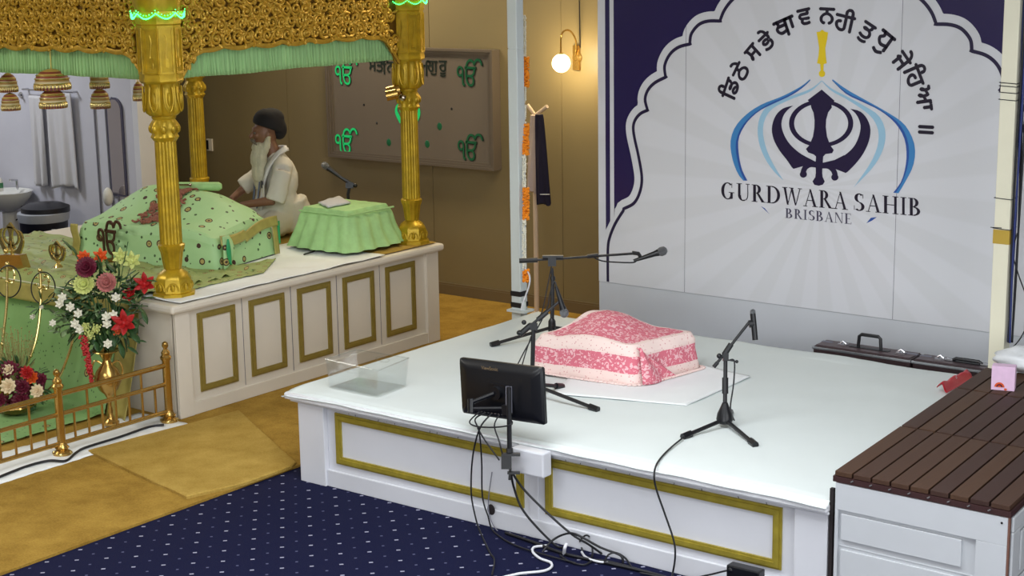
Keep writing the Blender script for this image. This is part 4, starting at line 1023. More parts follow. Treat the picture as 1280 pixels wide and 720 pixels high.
# ------------------------------------------------------------------ altar platform
ZA = .79
al = thing('altar_platform', (-9.5, 8.15, 0), 'long white raised altar with gold-framed side panels under the golden canopy', 'altar')
b = MB().box(-11.1, -8.01, 6.83, 9.5, .015, .73)
b.box(-8.02, -7.985, 6.83, 6.95, .015, .73).box(-8.02, -7.985, 9.36, 9.5, .015, .73).box(-8.02, -7.99, 6.95, 9.36, .015, .10)
for yy in (7.44, 7.91, 8.375, 8.84): b.box(-8.012, -8.0075, yy-.002, yy+.002, .1, .73)
b.build('body', 'cream', al, smooth=False, bevel=.003)
MB().box(-11.15, -7.95, 6.78, 9.54, .73, .785).build('top_slab', 'cream', al, smooth=False, bevel=.018)
for k in range(4):
    b = MB(); b.box(-8.0088, -8.0075, 7.44+.4667*k-.002, 7.44+.4667*k+.002, .11, .72); b.build('panel_seam', 'grey_ink', al, smooth=False)
for k in range(5):
    y0 = 7.034+.4672*k; y1 = y0+.338; z0, z1 = .154, .69; x = -8.01; b = MB(); w_ = .042
    for i, (d, h) in enumerate(((0, .010), (w_*.25, .017), (w_*.75, .011))):
        a0, a1, c0, c1 = y0+d, y1-d, z0+d, z1-d; ww = w_*.25 if i != 1 else w_*.5
        b.box(x, x+h, a0, a1, c1-ww, c1).box(x, x+h, a0, a1, c0, c0+ww).box(x, x+h, a0, a0+ww, c0+ww, c1-ww).box(x, x+h, a1-ww, a1, c0+ww, c1-ww)
    b.build('panel_frame', 'gold_trim_dull', al, smooth=False)
# front drape, crumpled cloth, white sheet on the altar
dr = MB()
def dfront(u, v):
    x = -12.2+3.72*u
    if v < .6:
        t = v/.6; return Vector((x, 6.765-.16*t**1.5+.02*nz(x, t*2, 0, 2)+.01*math.sin(x*9)*t, ZA-.06-(ZA-.09)*t))
    t = (v-.6)/.4; return Vector((x, 6.605-1.45*t, .03+.012*nz(x*2, t*6, 0, 2)))
dr.grid(dfront, 110, 70)
o = dr.build('front_drape', 'drape', None, ang=80, solid=.004, recalc=False); tag(o, 'green patterned cloth hanging down the altar front to the floor behind the railing', 'cloth')
MB().grid(lambda u, v: Vector((-8.475+.22*u, 6.752-.155*v**1.5+.012*math.sin(u*9+v*2), ZA-.055-(ZA-.075)*v)), 14, 30).build('khaki_side_border', 'khaki_satin', o, solid=.004, ang=80, recalc=False)
MB().grid(lambda u, v: Vector((-12.2+3.9*u, 6.742-.03*v+.006*nz(u*20, v, 0, 1), ZA-.005-.115*v)), 90, 6).build('khaki_top_border', 'khaki_satin', o, solid=.004, ang=80, recalc=False)
cr_ = MB()
def crum(u, v):
    x = -11.0+2.72*u; y = 6.79+(1.25-.2*u)*v
    z = ZA+.012+.045*abs(nz(x*1.6+y, y*7, 0, 1.3))+.03*abs(nz(x*3, y*9, 4, 1.2))
    if v < .02: z = ZA-.012; y -= .02
    return Vector((x, y, z))
cr_.grid(crum, 150, 110)
o = cr_.build('crumpled_cloth', 'crumple', None, ang=80, solid=.004, recalc=False); tag(o, 'crumpled green and khaki cloth spread along the altar top in front of the book bundle', 'cloth')
pts4 = [PZ(228, 366, ZA+.01), PZ(330, 342, ZA+.01), PZ(345, 325, ZA+.01), PZ(236, 345, ZA+.01)]
b = MB().grid(lambda u, v: (lambda p: Vector((min(p.x, -7.97), p.y, ZA+.018+.02*abs(nz(p.x*3+p.y, p.y*8, 3, 1.4)))))(pts4[0].lerp(pts4[1], u).lerp(pts4[3].lerp(pts4[2], u), v)), 60, 20)
o = b.build('folded_cloth_end', 'crumple', None, ang=80, solid=.004, recalc=False); tag(o, 'flat khaki and green cloth end on the altar right of the fluted gold column', 'cloth')
def wsheet(u, v):
    x = -8.95+.99*u; y = 6.86+2.0*v
    return Vector((x, y, ZA+.006+.012*abs(nz(x*3, y*2.2, 2, 1.6))))
o = MB().grid(wsheet, 50, 90).build('altar_sheet', 'sheet_white', None, ang=80, solid=.004, recalc=False); tag(o, 'white sheet covering the right edge of the altar top', 'sheet')
o = MB().grid(lambda u, v: Vector((-9.9+1.9*u, 8.0+1.5*v, ZA+.004+.004*abs(nz(u*9, v*7)))), 40, 30).build('altar_mat', 'gold_mat', None, ang=80, solid=.003, recalc=False); tag(o, 'tan mat on the altar top under the seated person', 'mat')

# book bundle
bc = [PZ(100, 325, ZA), PZ(270, 341, ZA), PZ(343, 319, ZA)]; bc.append(bc[0]+bc[2]-bc[1])
bu_ = (bc[1]-bc[0]).normalized(); bv_ = (bc[3]-bc[0]).normalized(); BL, BW = (bc[1]-bc[0]).length, (bc[3]-bc[0]).length
def Hb(x, y):
    d = Vector((x, y, 0))-Vector((bc[0].x, bc[0].y, 0)); a = d.dot(bu_)/BL; c = d.dot(bv_)/BW
    z = ZA+.29
    z += .20*math.exp(-((a-.22)**2/.05+(c-.72)**2/.16))+.19*math.exp(-((a-.62)**2/.07+(c-.68)**2/.16))
    z -= .02*math.exp(-((a-.42)**2/.004)); z -= .05*max(0, a-.85)/.15
    return z
o, _ = drape([(p.x, p.y) for p in bc], ZA+.02, Hb, 4, flare=.03, nr=14, tops=20, wr=.012, rc=.06, n=16)
bk = o.build('covered_book_bundle', 'rumala', None, ang=60); tag(bk, 'large bundle under a green cloth with red rosettes on the altar', 'cloth bundle')
# khaki border bands + fold
b = MB(); q1_ = bc[1]; q2_ = bc[2]; od = Vector((bv_.y, -bv_.x, 0))
if od.dot(bc[1]-bc[0]) < 0: od = -od
b.grid(lambda u, v: q1_+bv_*(BW*(.03+.96*u))+od*(.034+.012*v+.008*math.sin(u*7))+Vector((0, 0, .265-.075*v+.035*u-.02*math.sin(u*6)+(-.04 if u > .42 else .0)*(1-u))), 30, 5)
b.build('khaki_border', 'khaki_satin', bk, solid=.006, ang=70, recalc=False); b = MB()
b.grid(lambda u, v: q2_-bv_*(.03*(1-u)-.01)+bv_*.02+od*(.03+.02*(1-v))+Vector((0, 0, .02+.25*v))+bv_*(-.09*u), 5, 16)
b.build('khaki_border', 'khaki_satin', bk, solid=.006, ang=70, recalc=False); b = MB()
b.grid(lambda u, v: bc[0]-bu_*(.03+.01*math.sin(v*9))-bv_*(.035)+bu_*.07*u+Vector((0, 0, .02+.26*v)), 5, 16)
b.build('khaki_border', 'khaki_satin', bk, solid=.006, ang=70, recalc=False)
b = MB(); b.grid(lambda u, v: q1_+bv_*(.03+.13*u*(.35+.65*math.sin(PI*min(1, v*.9+.1))))+od*(.05+.035*math.sin(PI*u)*math.sin(PI*v))+Vector((0, 0, .02+.24*(1-v)+.0)), 10, 20)
b.build('hanging_fold', 'rumala', bk, solid=.006, ang=70, recalc=False)
b = MB(); b.grid(lambda u, v: q1_+bv_*(.05+.055*(u-.5)*math.sin(PI*min(1, .05+v*.93))+.02*v)+od*(.078+.012*math.sin(PI*u))+Vector((0, 0, .05+.19*(1-v))), 8, 16)
b.build('emerald_lining', 'emerald', bk, solid=.002, ang=70, recalc=False)
b = MB()
pe = q2_+od*.03+Vector((0, 0, .17)); b.grid(lambda u, v: pe+bv_*(.0+.035*u*(1-.4*v))+od*(.006+.01*v)+Vector((0, 0, .09-.17*v)), 4, 10); b.build('emerald_edge', 'emerald', bk, solid=.003, ang=70, recalc=False)
# rolled cushion with rod + gathered red embroidery patch
rp0, rp1 = bc[0]+bu_*BL*.52+bv_*BW*.98, bc[0]+bu_*BL*.98+bv_*BW*1.0
rp0.z = Hb(rp0.x, rp0.y)+.0; 
dr0 = depth((rp0.x, rp0.y, 1.3))
ra_, rb_ = PD(205, 233, dr0), PD(277, 233, dr0-.02)
o = MB().tube([ra_, ra_.lerp(rb_, .05), rb_.lerp(ra_, .05), rb_], [.02, .034, .034, .02], 14).build('rolled_cloth', 'plain_green'); tag(o, 'small rolled green cloth on top of the book bundle at the back', 'rolled cloth')
o = MB().tube([PD(200, 231, dr0-.06), PD(236, 231, dr0-.06)], .006, 8).ell(PD(238, 231, dr0-.06), .012).build('whisk_handle', 'silver'); tag(o, 'thin silver handle lying on the rolled green cloth', 'whisk')
b = MB(); random.seed(5)
for k in range(150):
    c = random.uniform(0, 1); a = random.uniform(0, 1); p = bc[0]+bu_*BL*(.44+(.02+.13*(1-abs(c-.3)))*(a-.3)*1.6)+bv_*BW*(.1+.75*c)
    th = random.uniform(0, 6.28); L = .035; q = [p+Vector((L*math.cos(th+s_*.9)*s_, L*math.sin(th+s_*.9)*s_, 0)) for s_ in (-1, -.5, 0, .5, 1)]
    b.tube([Vector((t.x, t.y, Hb(t.x, t.y)+.016)) for t in q], .009, 5, smooth=2)
b.build('gathered_tassels', mat('rust_tassel', (140, 84, 66), .7, var=.2, vs=40), bk)
# ik onkar stand
dki = depth(PY(138, 317, 7.48)); io = PD(139, 296, dki)
b = MB(); g_v, g_f = glyphs("ੴ", .30)
b = MB(); put_glyph(b, "ੴ", .30, 0, 0, 0, io+Vector((0, -.012, 0)), Vector((1, 0, 0)), VER, Vector((0, .0, 0)), sx=.62)
bot = io.z-.14
me_o = b.build('symbol', mat('dark_wood', (66, 36, 24), .4), None, smooth=False, recalc=False, solid=.012)
th_ = thing('symbol_stand', (io.x, io.y, ZA+.02), 'dark brown cut-out symbol standing before the green bundle', 'ornament')
me_o.parent = th_; me_o.location = WP[me_o.name]-Vector((io.x, io.y, ZA+.02))
MB().box(io.x-.06, io.x+.06, io.y-.03, io.y+.03, ZA+.03, ZA+.045).tube([(io.x, io.y, ZA+.04), (io.x, io.y, bot+.03)], .006, 6).build('base', 'gold_dark', th_, smooth=False)

# ------------------------------------------------------------------ canopy
can = thing('golden_canopy', (-9.4, 8.2, ZA), 'golden carved canopy on fluted columns over the altar with green frill', 'canopy')
def column(cx, cy, k, name='column'):
    z0 = ZA
    octo = lambda r, z: (r, z)
    col_b = MB().lathe([(.15*k*1.08, z0), (.15*k*1.08, z0+.03), (.14*k, z0+.035), (.135*k, z0+.12), (.11*k, z0+.155), (.07*k, z0+.18), (.055*k, z0+.19)], (cx, cy, 0), 8, rot=PI/8)
    for q in range(8):
        a = q*PI/4; n_ = Vector((math.cos(a), math.sin(a), 0)); tt = Vector((-n_.y, n_.x, 0)); ctr = Vector((cx, cy, z0+.05))+n_*(.128*k)
        col_b.tube([ctr+tt*(.042*k*math.cos(b_))+VER*(.05*math.sin(b_)) for b_ in [PI*j/10 for j in range(11)]], .007*k, 6)
        col_b.ell(ctr+VER*.022, (.018*k, .018*k, .026), 8, 6)
    shaft = col_b.build('column', 'gold', can, ang=30)
    fl = lambda a, z: 1-.085*(1-abs(math.sin(a*8)))
    pt = lambda a, z: 1+.05*abs(math.cos(a*4))
    MB().lathe([(.062*k, z0+.185), (.066*k, z0+.2), (.082*k, z0+.3), (.094*k, z0+.325), (.098*k, z0+.345), (.082*k, z0+.355)], (cx, cy, 0), 96, mod=lambda a, z: 1+.03*math.cos(a*12)).build('collar', 'gold', shaft, ang=50)
    MB().lathe([(.082*k, z0+.35), (.081*k, 1.5), (.078*k, 1.84)], (cx, cy, 0), 128, mod=fl).build('fluted_shaft', 'gold', shaft, ang=50)
    nk = MB().lathe([(.075*k, 1.82), (.098*k, 1.85), (.088*k, 1.87), (.1*k, 1.9), (.102*k, 1.93), (.08*k, 1.965), (.088*k, 1.975), (.088*k, 2.0), (.07*k, 2.01)], (cx, cy, 0), 64, mod=lambda a, z: 1+(.05*math.cos(a*8) if z < 1.95 else 0))
    for q in range(8):
        a = q*PI/4; nk.ell((cx+.092*k*math.cos(a), cy+.092*k*math.sin(a), 1.905), (.024*k, .024*k, .032), 8, 6)
    nk.build('neck', 'gold', shaft, ang=50)
    cp = MB().lathe([(.06*k, 1.985), (.10*k, 1.99), (.125*k, 2.01), (.135*k, 2.05), (.133*k, 2.10), (.125*k, 2.16), (.128*k, 2.20), (.14*k, 2.215)], (cx, cy, 0), 128, mod=lambda a, z: .9+.13*abs(math.sin(a*4))**.6)
    for q in range(8):
        a = q*PI/4+PI/8; n_ = Vector((math.cos(a), math.sin(a), 0)); tt = Vector((-n_.y, n_.x, 0))
        cp.tube([Vector((cx, cy, 2.02+.16*s_))+n_*(.143*k-.01*s_)+tt*(.03*k*w_) for s_, w_ in ((1, -1), (.5, -1.15), (.12, -.6), (0, 0), (.12, .6), (.5, 1.15), (1, 1))], .006*k, 6, smooth=3)
        cp.ell(Vector((cx, cy, 2.10))+n_*.138*k, (.014*k, .014*k, .045), 8, 6)
    cp.build('petal_capital', 'gold', shaft, ang=40)
    bl_ = MB(); r8 = .155*k
    bl_.lathe([(r8*.93, 2.2), (r8*1.02, 2.215), (r8*1.02, 2.24), (r8, 2.245), (r8, 2.57), (r8*1.05, 2.58), (r8*1.05, 2.61), (r8*1.12, 2.63), (r8*1.12, 2.66)], (cx, cy, 0), 8, rot=0)
    ap = r8*math.cos(PI/8)
    for q in range(8):
        a = q*PI/4+PI/8; n_ = Vector((math.cos(a), math.sin(a), 0)); tt = Vector((-n_.y, n_.x, 0)); ctr = Vector((cx, cy, 0))+n_*ap; hw_ = r8*math.sin(PI/8)*.8
        for s_ in (-1, 1): bl_.obox(ctr+tt*hw_*s_+VER*2.41, tt*.006, n_*.008, VER*.145)
        for z in (2.27, 2.55): bl_.obox(ctr+VER*z, tt*hw_, n_*.008, VER*.007)
        bl_.tube([ctr+VER*z+tt*(hw_*.5*x) for z, x in ((2.51, -.2), (2.47, .25), (2.42, .0), (2.37, -.3), (2.33, .5), (2.30, .4))], .005, 5, smooth=3)
        bl_.obox(ctr+VER*2.335, tt*hw_*.28, n_*.007, VER*.03)
    bl_.build('capital_block', 'gold', shaft, ang=30)
    # dome springer above
    MB().lathe([(r8*1.0, 2.66), (r8*1.1, 2.72), (r8*1.15, 2.8), (r8*1.05, 2.92), (r8*.7, 3.02), (r8*.25, 3.1), (.01, 3.16)], (cx, cy, 0), 48, mod=lambda a, z: 1+.03*abs(math.cos(a*8))).build('small_dome', 'gold', shaft, ang=50)
    return shaft
A_ = (-8.2, 7.02); B_ = (-8.14, 9.38); C_ = (-10.52, 9.36); D_ = (-10.62, 7.02)
column(*A_, .9); column(*B_, .84); column(*C_, .86); column(*D_, .9)
def arch_panel(P0, P1, name, nsc):
    P0 = Vector((*P0, 0)); P1 = Vector((*P1, 0)); L = (P1-P0).length; u = (P1-P0)/L; n_ = Vector((u.y, -u.x, 0))
    if n_.dot(-P0) < 0: n_ = -n_
    a0, a1 = .13, L-.12
    def zb(s):
        t = (s-a0)/(a1-a0); base = 2.385-.19*max(0, (abs(t-.5)*2-.78)/.22)**1.6
        return base-.022*abs(math.cos(t*nsc*PI))+.01
    n = 140; ZTp = 2.95
    b = MB(); F_, Bk = [], []
    b.grid(lambda s, v: P0+u*(a0+(a1-a0)*s)+VER*(zb(a0+(a1-a0)*s)*(1-v)+ZTp*v)+n_*.012, n, 3)
    pan = b.build('arch_backing', 'gold_dark', can, solid=.012, recalc=False)
    b = MB(); b.rings([[P0+u*(a0+(a1-a0)*i/n)+n_*d+VER*(zb(a0+(a1-a0)*i/n)+h) for d, h in ((.0, 0), (.03, 0), (.036, .012), (.03, .032), (.0, .032))] for i in range(n+1)])
    b.build('scalloped_edge', 'gold_relief', pan, ang=50)
    b = MB(); random.seed(int(L*100)+nsc)
    rows = [2.46, 2.545, 2.63, 2.72, 2.81]
    for ri, zr in enumerate(rows):
        m_ = int((a1-a0)/.095)
        for i in range(m_):
            s = a0+.05+(a1-a0-.1)*(i+.5*(ri % 2))/m_
            if s > a1-.04: continue
            zc_ = max(zr, zb(s)+.06 if ri == 0 else zr); dirn = 1 if (i+ri) % 2 else -1; ph = random.uniform(0, 6.28); 
            pts, rs_ = [], []
            for j in range(16):
                t = j/15; a = ph+dirn*t*1.6*2*PI; r_ = .048*(1-t*.85)
                pts.append(P0+u*(s+r_*math.cos(a))+VER*(zc_+r_*math.sin(a))+n_*(.026+.008*t)); rs_.append(.013*(1-.45*t)+.002)
            b.tube(pts, rs_, 6)
            a = ph+PI*.8; lp = P0+u*(s+.055*math.cos(a))+VER*(zc_+.052*math.sin(a))+n_*.024
            b.ell(lp, (.014, .014, .03), 6, 5, rot=Matrix.Rotation(random.uniform(-1, 1), 3, n_))
            for fq in range(3):
                a = ph+PI*(.3+.5*fq)+dirn*.4; c0_ = P0+u*(s+.03*math.cos(a))+VER*(zc_+.03*math.sin(a))+n_*.02; a2 = a+dirn*.7
                c2__ = P0+u*(s+.082*math.cos(a))+VER*(zc_+.078*math.sin(a))+n_*.03; c1__ = c0_.lerp(c2__, .5)+u*(.02*math.cos(a2))+VER*(.02*math.sin(a2))+n_*.01
                b.tube([c0_, c1__, c2__], [.006, .012, .003], 6, smooth=3)
            if i % 3 == 0: b.ell(P0+u*(s)+VER*zc_+n_*.036, .015, 8, 6)
    for s, zc_ in [(a0+.05, zb(a0+.05)+.05), (a0+.04, zb(a0+.04)+.13), (a0+.10, zb(a0+.10)+.04), (a1-.05, zb(a1-.05)+.05), (a1-.04, zb(a1-.04)+.13), (a1-.10, zb(a1-.10)+.04), (a0+.13, 2.40), (a1-.13, 2.40)]:
        ph = random.uniform(0, 6.28)
        b.tube([P0+u*(s+.04*(1-t*.85)*math.cos(ph+t*10))+VER*(zc_+.04*(1-t*.85)*math.sin(ph+t*10))+n_*(.026+.008*t) for t in [j/15 for j in range(16)]], [.012, .006], 6)
        b.ell(P0+u*s+VER*zc_+n_*.03, (.012, .012, .02), 6, 5)
    b.build('carved_scrollwork', 'gold_relief', pan, ang=60)
    b = MB(); b.obox((P0+P1)/2+VER*2.97+n_*.02, u*(L/2-.1), n_*.04, VER*.03); b.build('cornice', 'gold', pan, smooth=False)
    # frill
    b = MB(); nf = 420
    def fr(s, v):
        q = s*L; z = 2.50*(1-v)+2.21*v+.008*nz(q*2, 1, 0, 1)*v
        if abs(s-.5) > .44: z += .0
        return P0+u*(.11+(L-.22)*s)-n_*(.05+(.004+.007*v)*math.sin(q*170+5*nz(q*5, 0))+.007*nz(q*14, v)+.006*math.sin(q*31))+VER*z
    b.grid(fr, nf*2, 6); b.build('green_frill', 'frill_green', pan, ang=80, solid=.002, recalc=False)
arch_panel(A_, B_, 'right', 8)
arch_panel(D_, A_, 'front', 8)
# LED string on column A top
b = MB(); cx, cy = A_; random.seed(2)
for q in range(110):
    a = 2*PI*q/110; z = 2.65-.035*abs(math.sin(a*4))*1.0; r_ = .168
    b.ell((cx+r_*math.cos(a), cy+r_*math.sin(a), z), .0055, 6, 4)
    if q % 2 == 0: b.ell((cx+(r_+.004)*math.cos(a), cy+(r_+.004)*math.sin(a), z+.02), .004, 6, 4)
led = b.build('light_string', 'led', None); tag(led, 'green glowing light string round the top of the front golden column', 'light string')
b = MB()
cx, cy = B_
for q in range(80):
    a = 2*PI*q/80; z = 2.655-.03*abs(math.sin(a*4)); r_ = .16; b.ell((cx+r_*math.cos(a), cy+r_*math.sin(a), z), .005, 6, 4)
led = b.build('light_string', 'led', None); tag(led, 'green light string round the top of the golden column nearest the wall board', 'light string')
# spotlight clipped to column B
sl_d = depth((B_[0], B_[1], 2))-.05
sp = thing('spotlight', PD(503, 121, sl_d), 'small gold cylinder spotlight clipped to the far golden column', 'spotlight')
MB().tube([PD(484, 116, sl_d), PD(500, 112, sl_d-.0)], .045, 18).tube([PD(483, 120, sl_d-.03), PD(497, 117, sl_d-.03)], .04, 18).build('lamp_body', 'brass', sp)
MB().tube([PD(500, 117, sl_d), PD(506, 124, sl_d+.04)], .02, 10).ell(PD(504, 122, sl_d), (.03, .03, .03)).build('bracket', 'silver', sp)

# hanging beaded ornaments
def chattar(px, py, wpx, hpx, dep, label, top=True):
    s = dep/F; c = PD(px, py, dep); r_ = wpx*s/2; h = hpx*s
    t = thing('hanging_ornament', c-VER*h/2, label, 'ornament', None)
    dm_ = MB().lathe([(r_*1.02, -h*.5), (r_*1.02, -h*.2), (r_*.98, -h*.02), (r_*.9, h*.18), (r_*.66, h*.36), (r_*.3, h*.47), (.004, h*.5)], c, 28).build('beaded_dome', 'chattar', t, ang=60)
    b = MB()
    for q in range(30):
        a = 2*PI*q/30; p = c+Vector((r_*1.04*math.cos(a), r_*1.04*math.sin(a), -h*.36)); b.ell(p, (r_*.075, r_*.075, h*.15), 5, 4)
    for zz, rr_ in ((-.2, 1.05), (.03, 1.0), (.2, .9)):
        b.tube([c+Vector((r_*rr_*math.cos(2*PI*q/24), r_*rr_*math.sin(2*PI*q/24), h*zz)) for q in range(24)], r_*.05, 5, closed=True)
    b.build('bead_fringe', 'brass_pale', t)
    return c, h
for (x1_, y1_, w1, h1, x2_, y2_, w2, h2, dep, nm) in [(10, 103, 22, 24, 13, 127, 22, 22, 11.9, 'leftmost small hanging beaded ornament'), (65, 99, 42, 26, 66, 123, 32, 24, 11.2, 'wide pale hanging beaded ornament'), (124, 98, 23, 25, 125, 123, 23, 25, 11.7, 'small hanging beaded ornament before the arched mirror'), (173, 114, 14, 24, None, 0, 0, 0, 12.2, 'hanging beaded ornament half hidden by the gold column')]:
    c, h = chattar(x1_, y1_, w1, h1, dep, nm+', the upper one' if x2_ else nm)
    pts = [Vector((c.x, c.y, 3.0)), c]
    cord = MB().tube([Vector((c.x, c.y, 2.98)), c+VER*h*.45], .003, 5).build('cord', 'gold_relief', bpy.data.objects[[o_.name for o_ in C.objects if o_.name.startswith('hanging_ornament') and o_.parent is None][-1]])
    if x2_: chattar(x2_, y2_, w2, h2, dep+.01, nm+', the lower one')

# ------------------------------------------------------------------ skirted table, napkin, mic
tx0, tx1, ty0, ty1 = -8.70, -8.20, 8.72, 9.22; TZ = 1.125
cs = [(tx0, ty0), (tx1, ty0), (tx1, ty1), (tx0, ty1)]
tb = thing('small_table', ((tx0+tx1)/2, (ty0+ty1)/2, ZA), 'small table with a pleated light green skirted cloth on the altar', 'table')
b, _ = drape(cs, ZA+.035, lambda x, y: TZ, 4, flare=.10, pleat=.018, pf=9, nr=12, tops=5, rc=.06, wr=.01, n=22)
b.build('skirted_cloth', 'plain_green', tb, ang=60)
MB().tube([(tx0+.02, ty0-.015, TZ-.03), (tx1+.015, ty0-.01, TZ-.03), (tx1+.015, ty1, TZ-.03)], .008, 6).build('gathered_band', 'plain_green', tb)
for i in (0, 1):
    for j in (0, 1):
        MB().tube([(tx0+.06+i*(tx1-tx0-.12), ty0+.06+j*(ty1-ty0-.12), ZA+.01), (tx0+.06+i*(tx1-tx0-.12), ty0+.06+j*(ty1-ty0-.12), TZ-.03)], .014, 8).build('leg', 'brass', tb)
np_ = [PZ(398, 254, TZ+.01), PZ(410, 259, TZ+.01), PZ(438, 254, TZ+.01), PZ(424, 246, TZ+.01)]
b = MB().grid(lambda u, v: (lambda p: Vector((p.x, p.y, TZ+.012+.02*math.sin(PI*u)*math.sin(PI*v)+.008*nz(u*3, v*3))))(np_[0].lerp(np_[1], u).lerp(np_[3].lerp(np_[2], u), v)), 14, 10)
o = b.build('folded_napkin', 'towel', None, solid=.012, ang=60, recalc=False); tag(o, 'folded white napkin on the left corner of the green skirted table', 'napkin')
mY = 9.36; mb0 = PY(436, 250, mY); dpm = depth(mb0)
s = thing('desk_microphone', (mb0.x, mb0.y, ZA), 'black microphone on a low stand behind the green skirted table', 'microphone stand')
MB().lathe([(.09, 0), (.09, .012), (.02, .02)], (mb0.x, mb0.y, ZA+.012), 20).build('base', 'black', s)
MB().tube([(mb0.x, mb0.y, ZA+.02), PD(435, 243, dpm), PD(437, 233, dpm)], .013, 8).build('pole', 'black', s)
MB().obox(PD(437, 232, dpm), RT*.03, fw*.02, UP*.022).tube([PD(425, 221, dpm), PD(444, 232, dpm)], .014).ell(PD(444, 232, dpm), .018).build('clutch', 'black_plastic', s)
bm_, gm_ = MB(), MB(); mic(bm_, gm_, PD(433, 227, dpm), PD(402, 204, dpm), .02, .029)
mo_ = bm_.build('microphone', 'black_plastic', s); gm_.build('microphone_head', 'mesh', mo_)
cab('cable', [PZ(380, 318, ZA+.02), PZ(392, 314, ZA+.02), PZ(398, 309, ZA+.02), PZ(410, 308, ZA+.02)], .006, 'cable_black', 'short black cable on the altar before the green skirted table')

# ------------------------------------------------------------------ seated person
Fd = Vector((-.55, -.83, 0)).normalized(); Rd = Vector((-Fd.y*-1, -Fd.x, 0)); Rd = Vector((Fd.y, -Fd.x, 0))
pb0 = Vector((-9.26, 9.06, ZA+.02)); ps = thing('person', pb0, 'seated person with black turban and long white beard in off-white kurta behind the bundle', 'person')
def L_(x, y, z): return pb0+Rd*x+Fd*y+VER*z
rotP = Matrix((Rd, Fd, VER)).transposed()
rx = lambda a: rotP @ Matrix.Rotation(a, 3, 'X')
b = MB()
hc = L_(0, .085, .795)
b.ell(hc+VER*.02, (.078, .097, .11), 20, 14, rot=rotP); b.ell(L_(0, .105, .735), (.06, .075, .07), 16, 10, rot=rotP)   # skull, jaw
b.tube([L_(0, .178, .835), L_(0, .204, .79), L_(0, .198, .775)], [.008, .017, .015], 10); b.ell(L_(0, .172, .852), (.052, .016, .012), 12, 6, rot=rotP)   # nose, brow
b.ell(L_(0, .176, .75), (.024, .012, .008), 10, 6, rot=rotP)
for s_ in (-1, 1):
    b.ell(L_(s_*.036, .165, .80), (.022, .016, .02), 10, 6, rot=rotP); b.ell(L_(s_*.079, .075, .80), (.01, .02, .032), 8, 6, rot=rotP)
b.tube([L_(0, .06, .74), L_(0, .01, .60)], [.056, .062], 14)
b.ell(L_(0, -.02, .42), (.17, .11, .20), 18, 12, rot=rotP); b.ell(L_(0, 0, .16), (.18, .14, .16), 18, 12, rot=rotP)
for s_ in (-1, 1):
    b.tube([L_(0, 0, .575), L_(s_*.12, -.01, .57), L_(s_*.185, 0, .53)], [.06, .06, .056], 12)
    el = (.215, .19, .385) if s_ > 0 else (.24, .085, .31); wr_ = (.13, .36, .28) if s_ > 0 else (.13, .33, .27)
    b.tube([L_(s_*.19, 0, .53), L_(s_*(.19+el[0])/2+s_*.01, el[1]*.55, (.53+el[2])/2-.01), L_(s_*el[0], el[1], el[2])], [.052, .044, .040], 12)
    b.tube([L_(s_*el[0], el[1], el[2]), L_(s_*.19, (el[1]+wr_[1])/2, (el[2]+wr_[2])/2), L_(s_*wr_[0], wr_[1], wr_[2])], [.04, .033, .026], 12)
    hd = L_(s_*.10, .375, .265)
    b.ell(hd, (.036, .046, .018), 12, 8, rot=rotP)
    for k, (ln) in enumerate((.052, .064, .06, .046)):
        o1 = L_(s_*(.127-.018*k), .405, .267); b.tube([o1, o1+Fd*ln*.6+VER*.002, o1+Fd*ln-VER*.018, o1+Fd*(ln+.006)-VER*.032], [.0092, .0088, .008, .007], 8)
    o1 = L_(s_*.072, .355, .265); b.tube([o1, o1-Rd*s_*.025+Fd*.018, o1-Rd*s_*.034+Fd*.045-VER*.008], [.011, .01, .008], 8)
    b.tube([L_(s_*.1, .0, .11), L_(s_*.34, .27, .10)], [.09, .065], 14); b.tube([L_(s_*.34, .27, .09), L_(-s_*.06, .36, .055)], [.06, .04], 12); b.ell(L_(-s_*.12, .36, .045), (.09, .04, .035), 12, 8, rot=rotP)
fuse('body', b, .0075, 'skin', ps, 3)
b = MB()   # eyes
for s_ in (-1, 1): b.ell(L_(s_*.034, .176, .82), (.016, .012, .008), 10, 6, rot=rotP)
b.build('eyes', 'beard_dark', ps)
b = MB()   # kurta
b.ell(L_(0, -.02, .44), (.20, .135, .20), 20, 12, rot=rotP); b.ell(L_(0, 0, .22), (.20, .165, .19), 20, 12, rot=rotP)
b.tube([L_(0, .01, .665), L_(0, .0, .58)], [.066, .09], 14)
for s_ in (-1, 1):
    b.tube([L_(0, -.01, .575), L_(s_*.12, -.015, .555), L_(s_*.19, 0, .52)], [.085, .08, .072], 14)
    if s_ > 0: b.tube([L_(.19, 0, .52), L_(.215, .11, .45), L_(.22, .25, .36)], [.075, .076, .074], 14)
    else: b.tube([L_(-.19, 0, .52), L_(-.245, .055, .36), L_(-.25, .08, .30)], [.075, .076, .078], 14)
b.tube([L_(0, .10, .12), L_(0, .25, .11)], [.17, .13], 16); b.tube([L_(0, -.05, .25), L_(.0, -.12, .05)], [.18, .17], 16)
for s_ in (-1, 1): b.tube([L_(s_*.1, .02, .12), L_(s_*.33, .20, .09)], [.12, .085], 14)
kt = fuse('kurta', b, .012, 'kurta', ps, 4)
tex = bpy.data.textures.new('folds', 'CLOUDS'); tex.noise_scale = .09
md = kt.modifiers.new('d', 'DISPLACE'); md.texture = tex; md.strength = .016; md.texture_coords = 'GLOBAL'
b = MB()
for s_ in (-1, 1): b.tube([L_(s_*.12, .03, .10), L_(s_*.35, .26, .10)], [.105, .078], 14); b.tube([L_(s_*.35, .26, .09), L_(-s_*.05, .37, .06)], [.072, .052], 12)
fuse('trousers', b, .014, 'kurta', ps, 3)
b = MB()   # stole: band round neck and two hanging strips
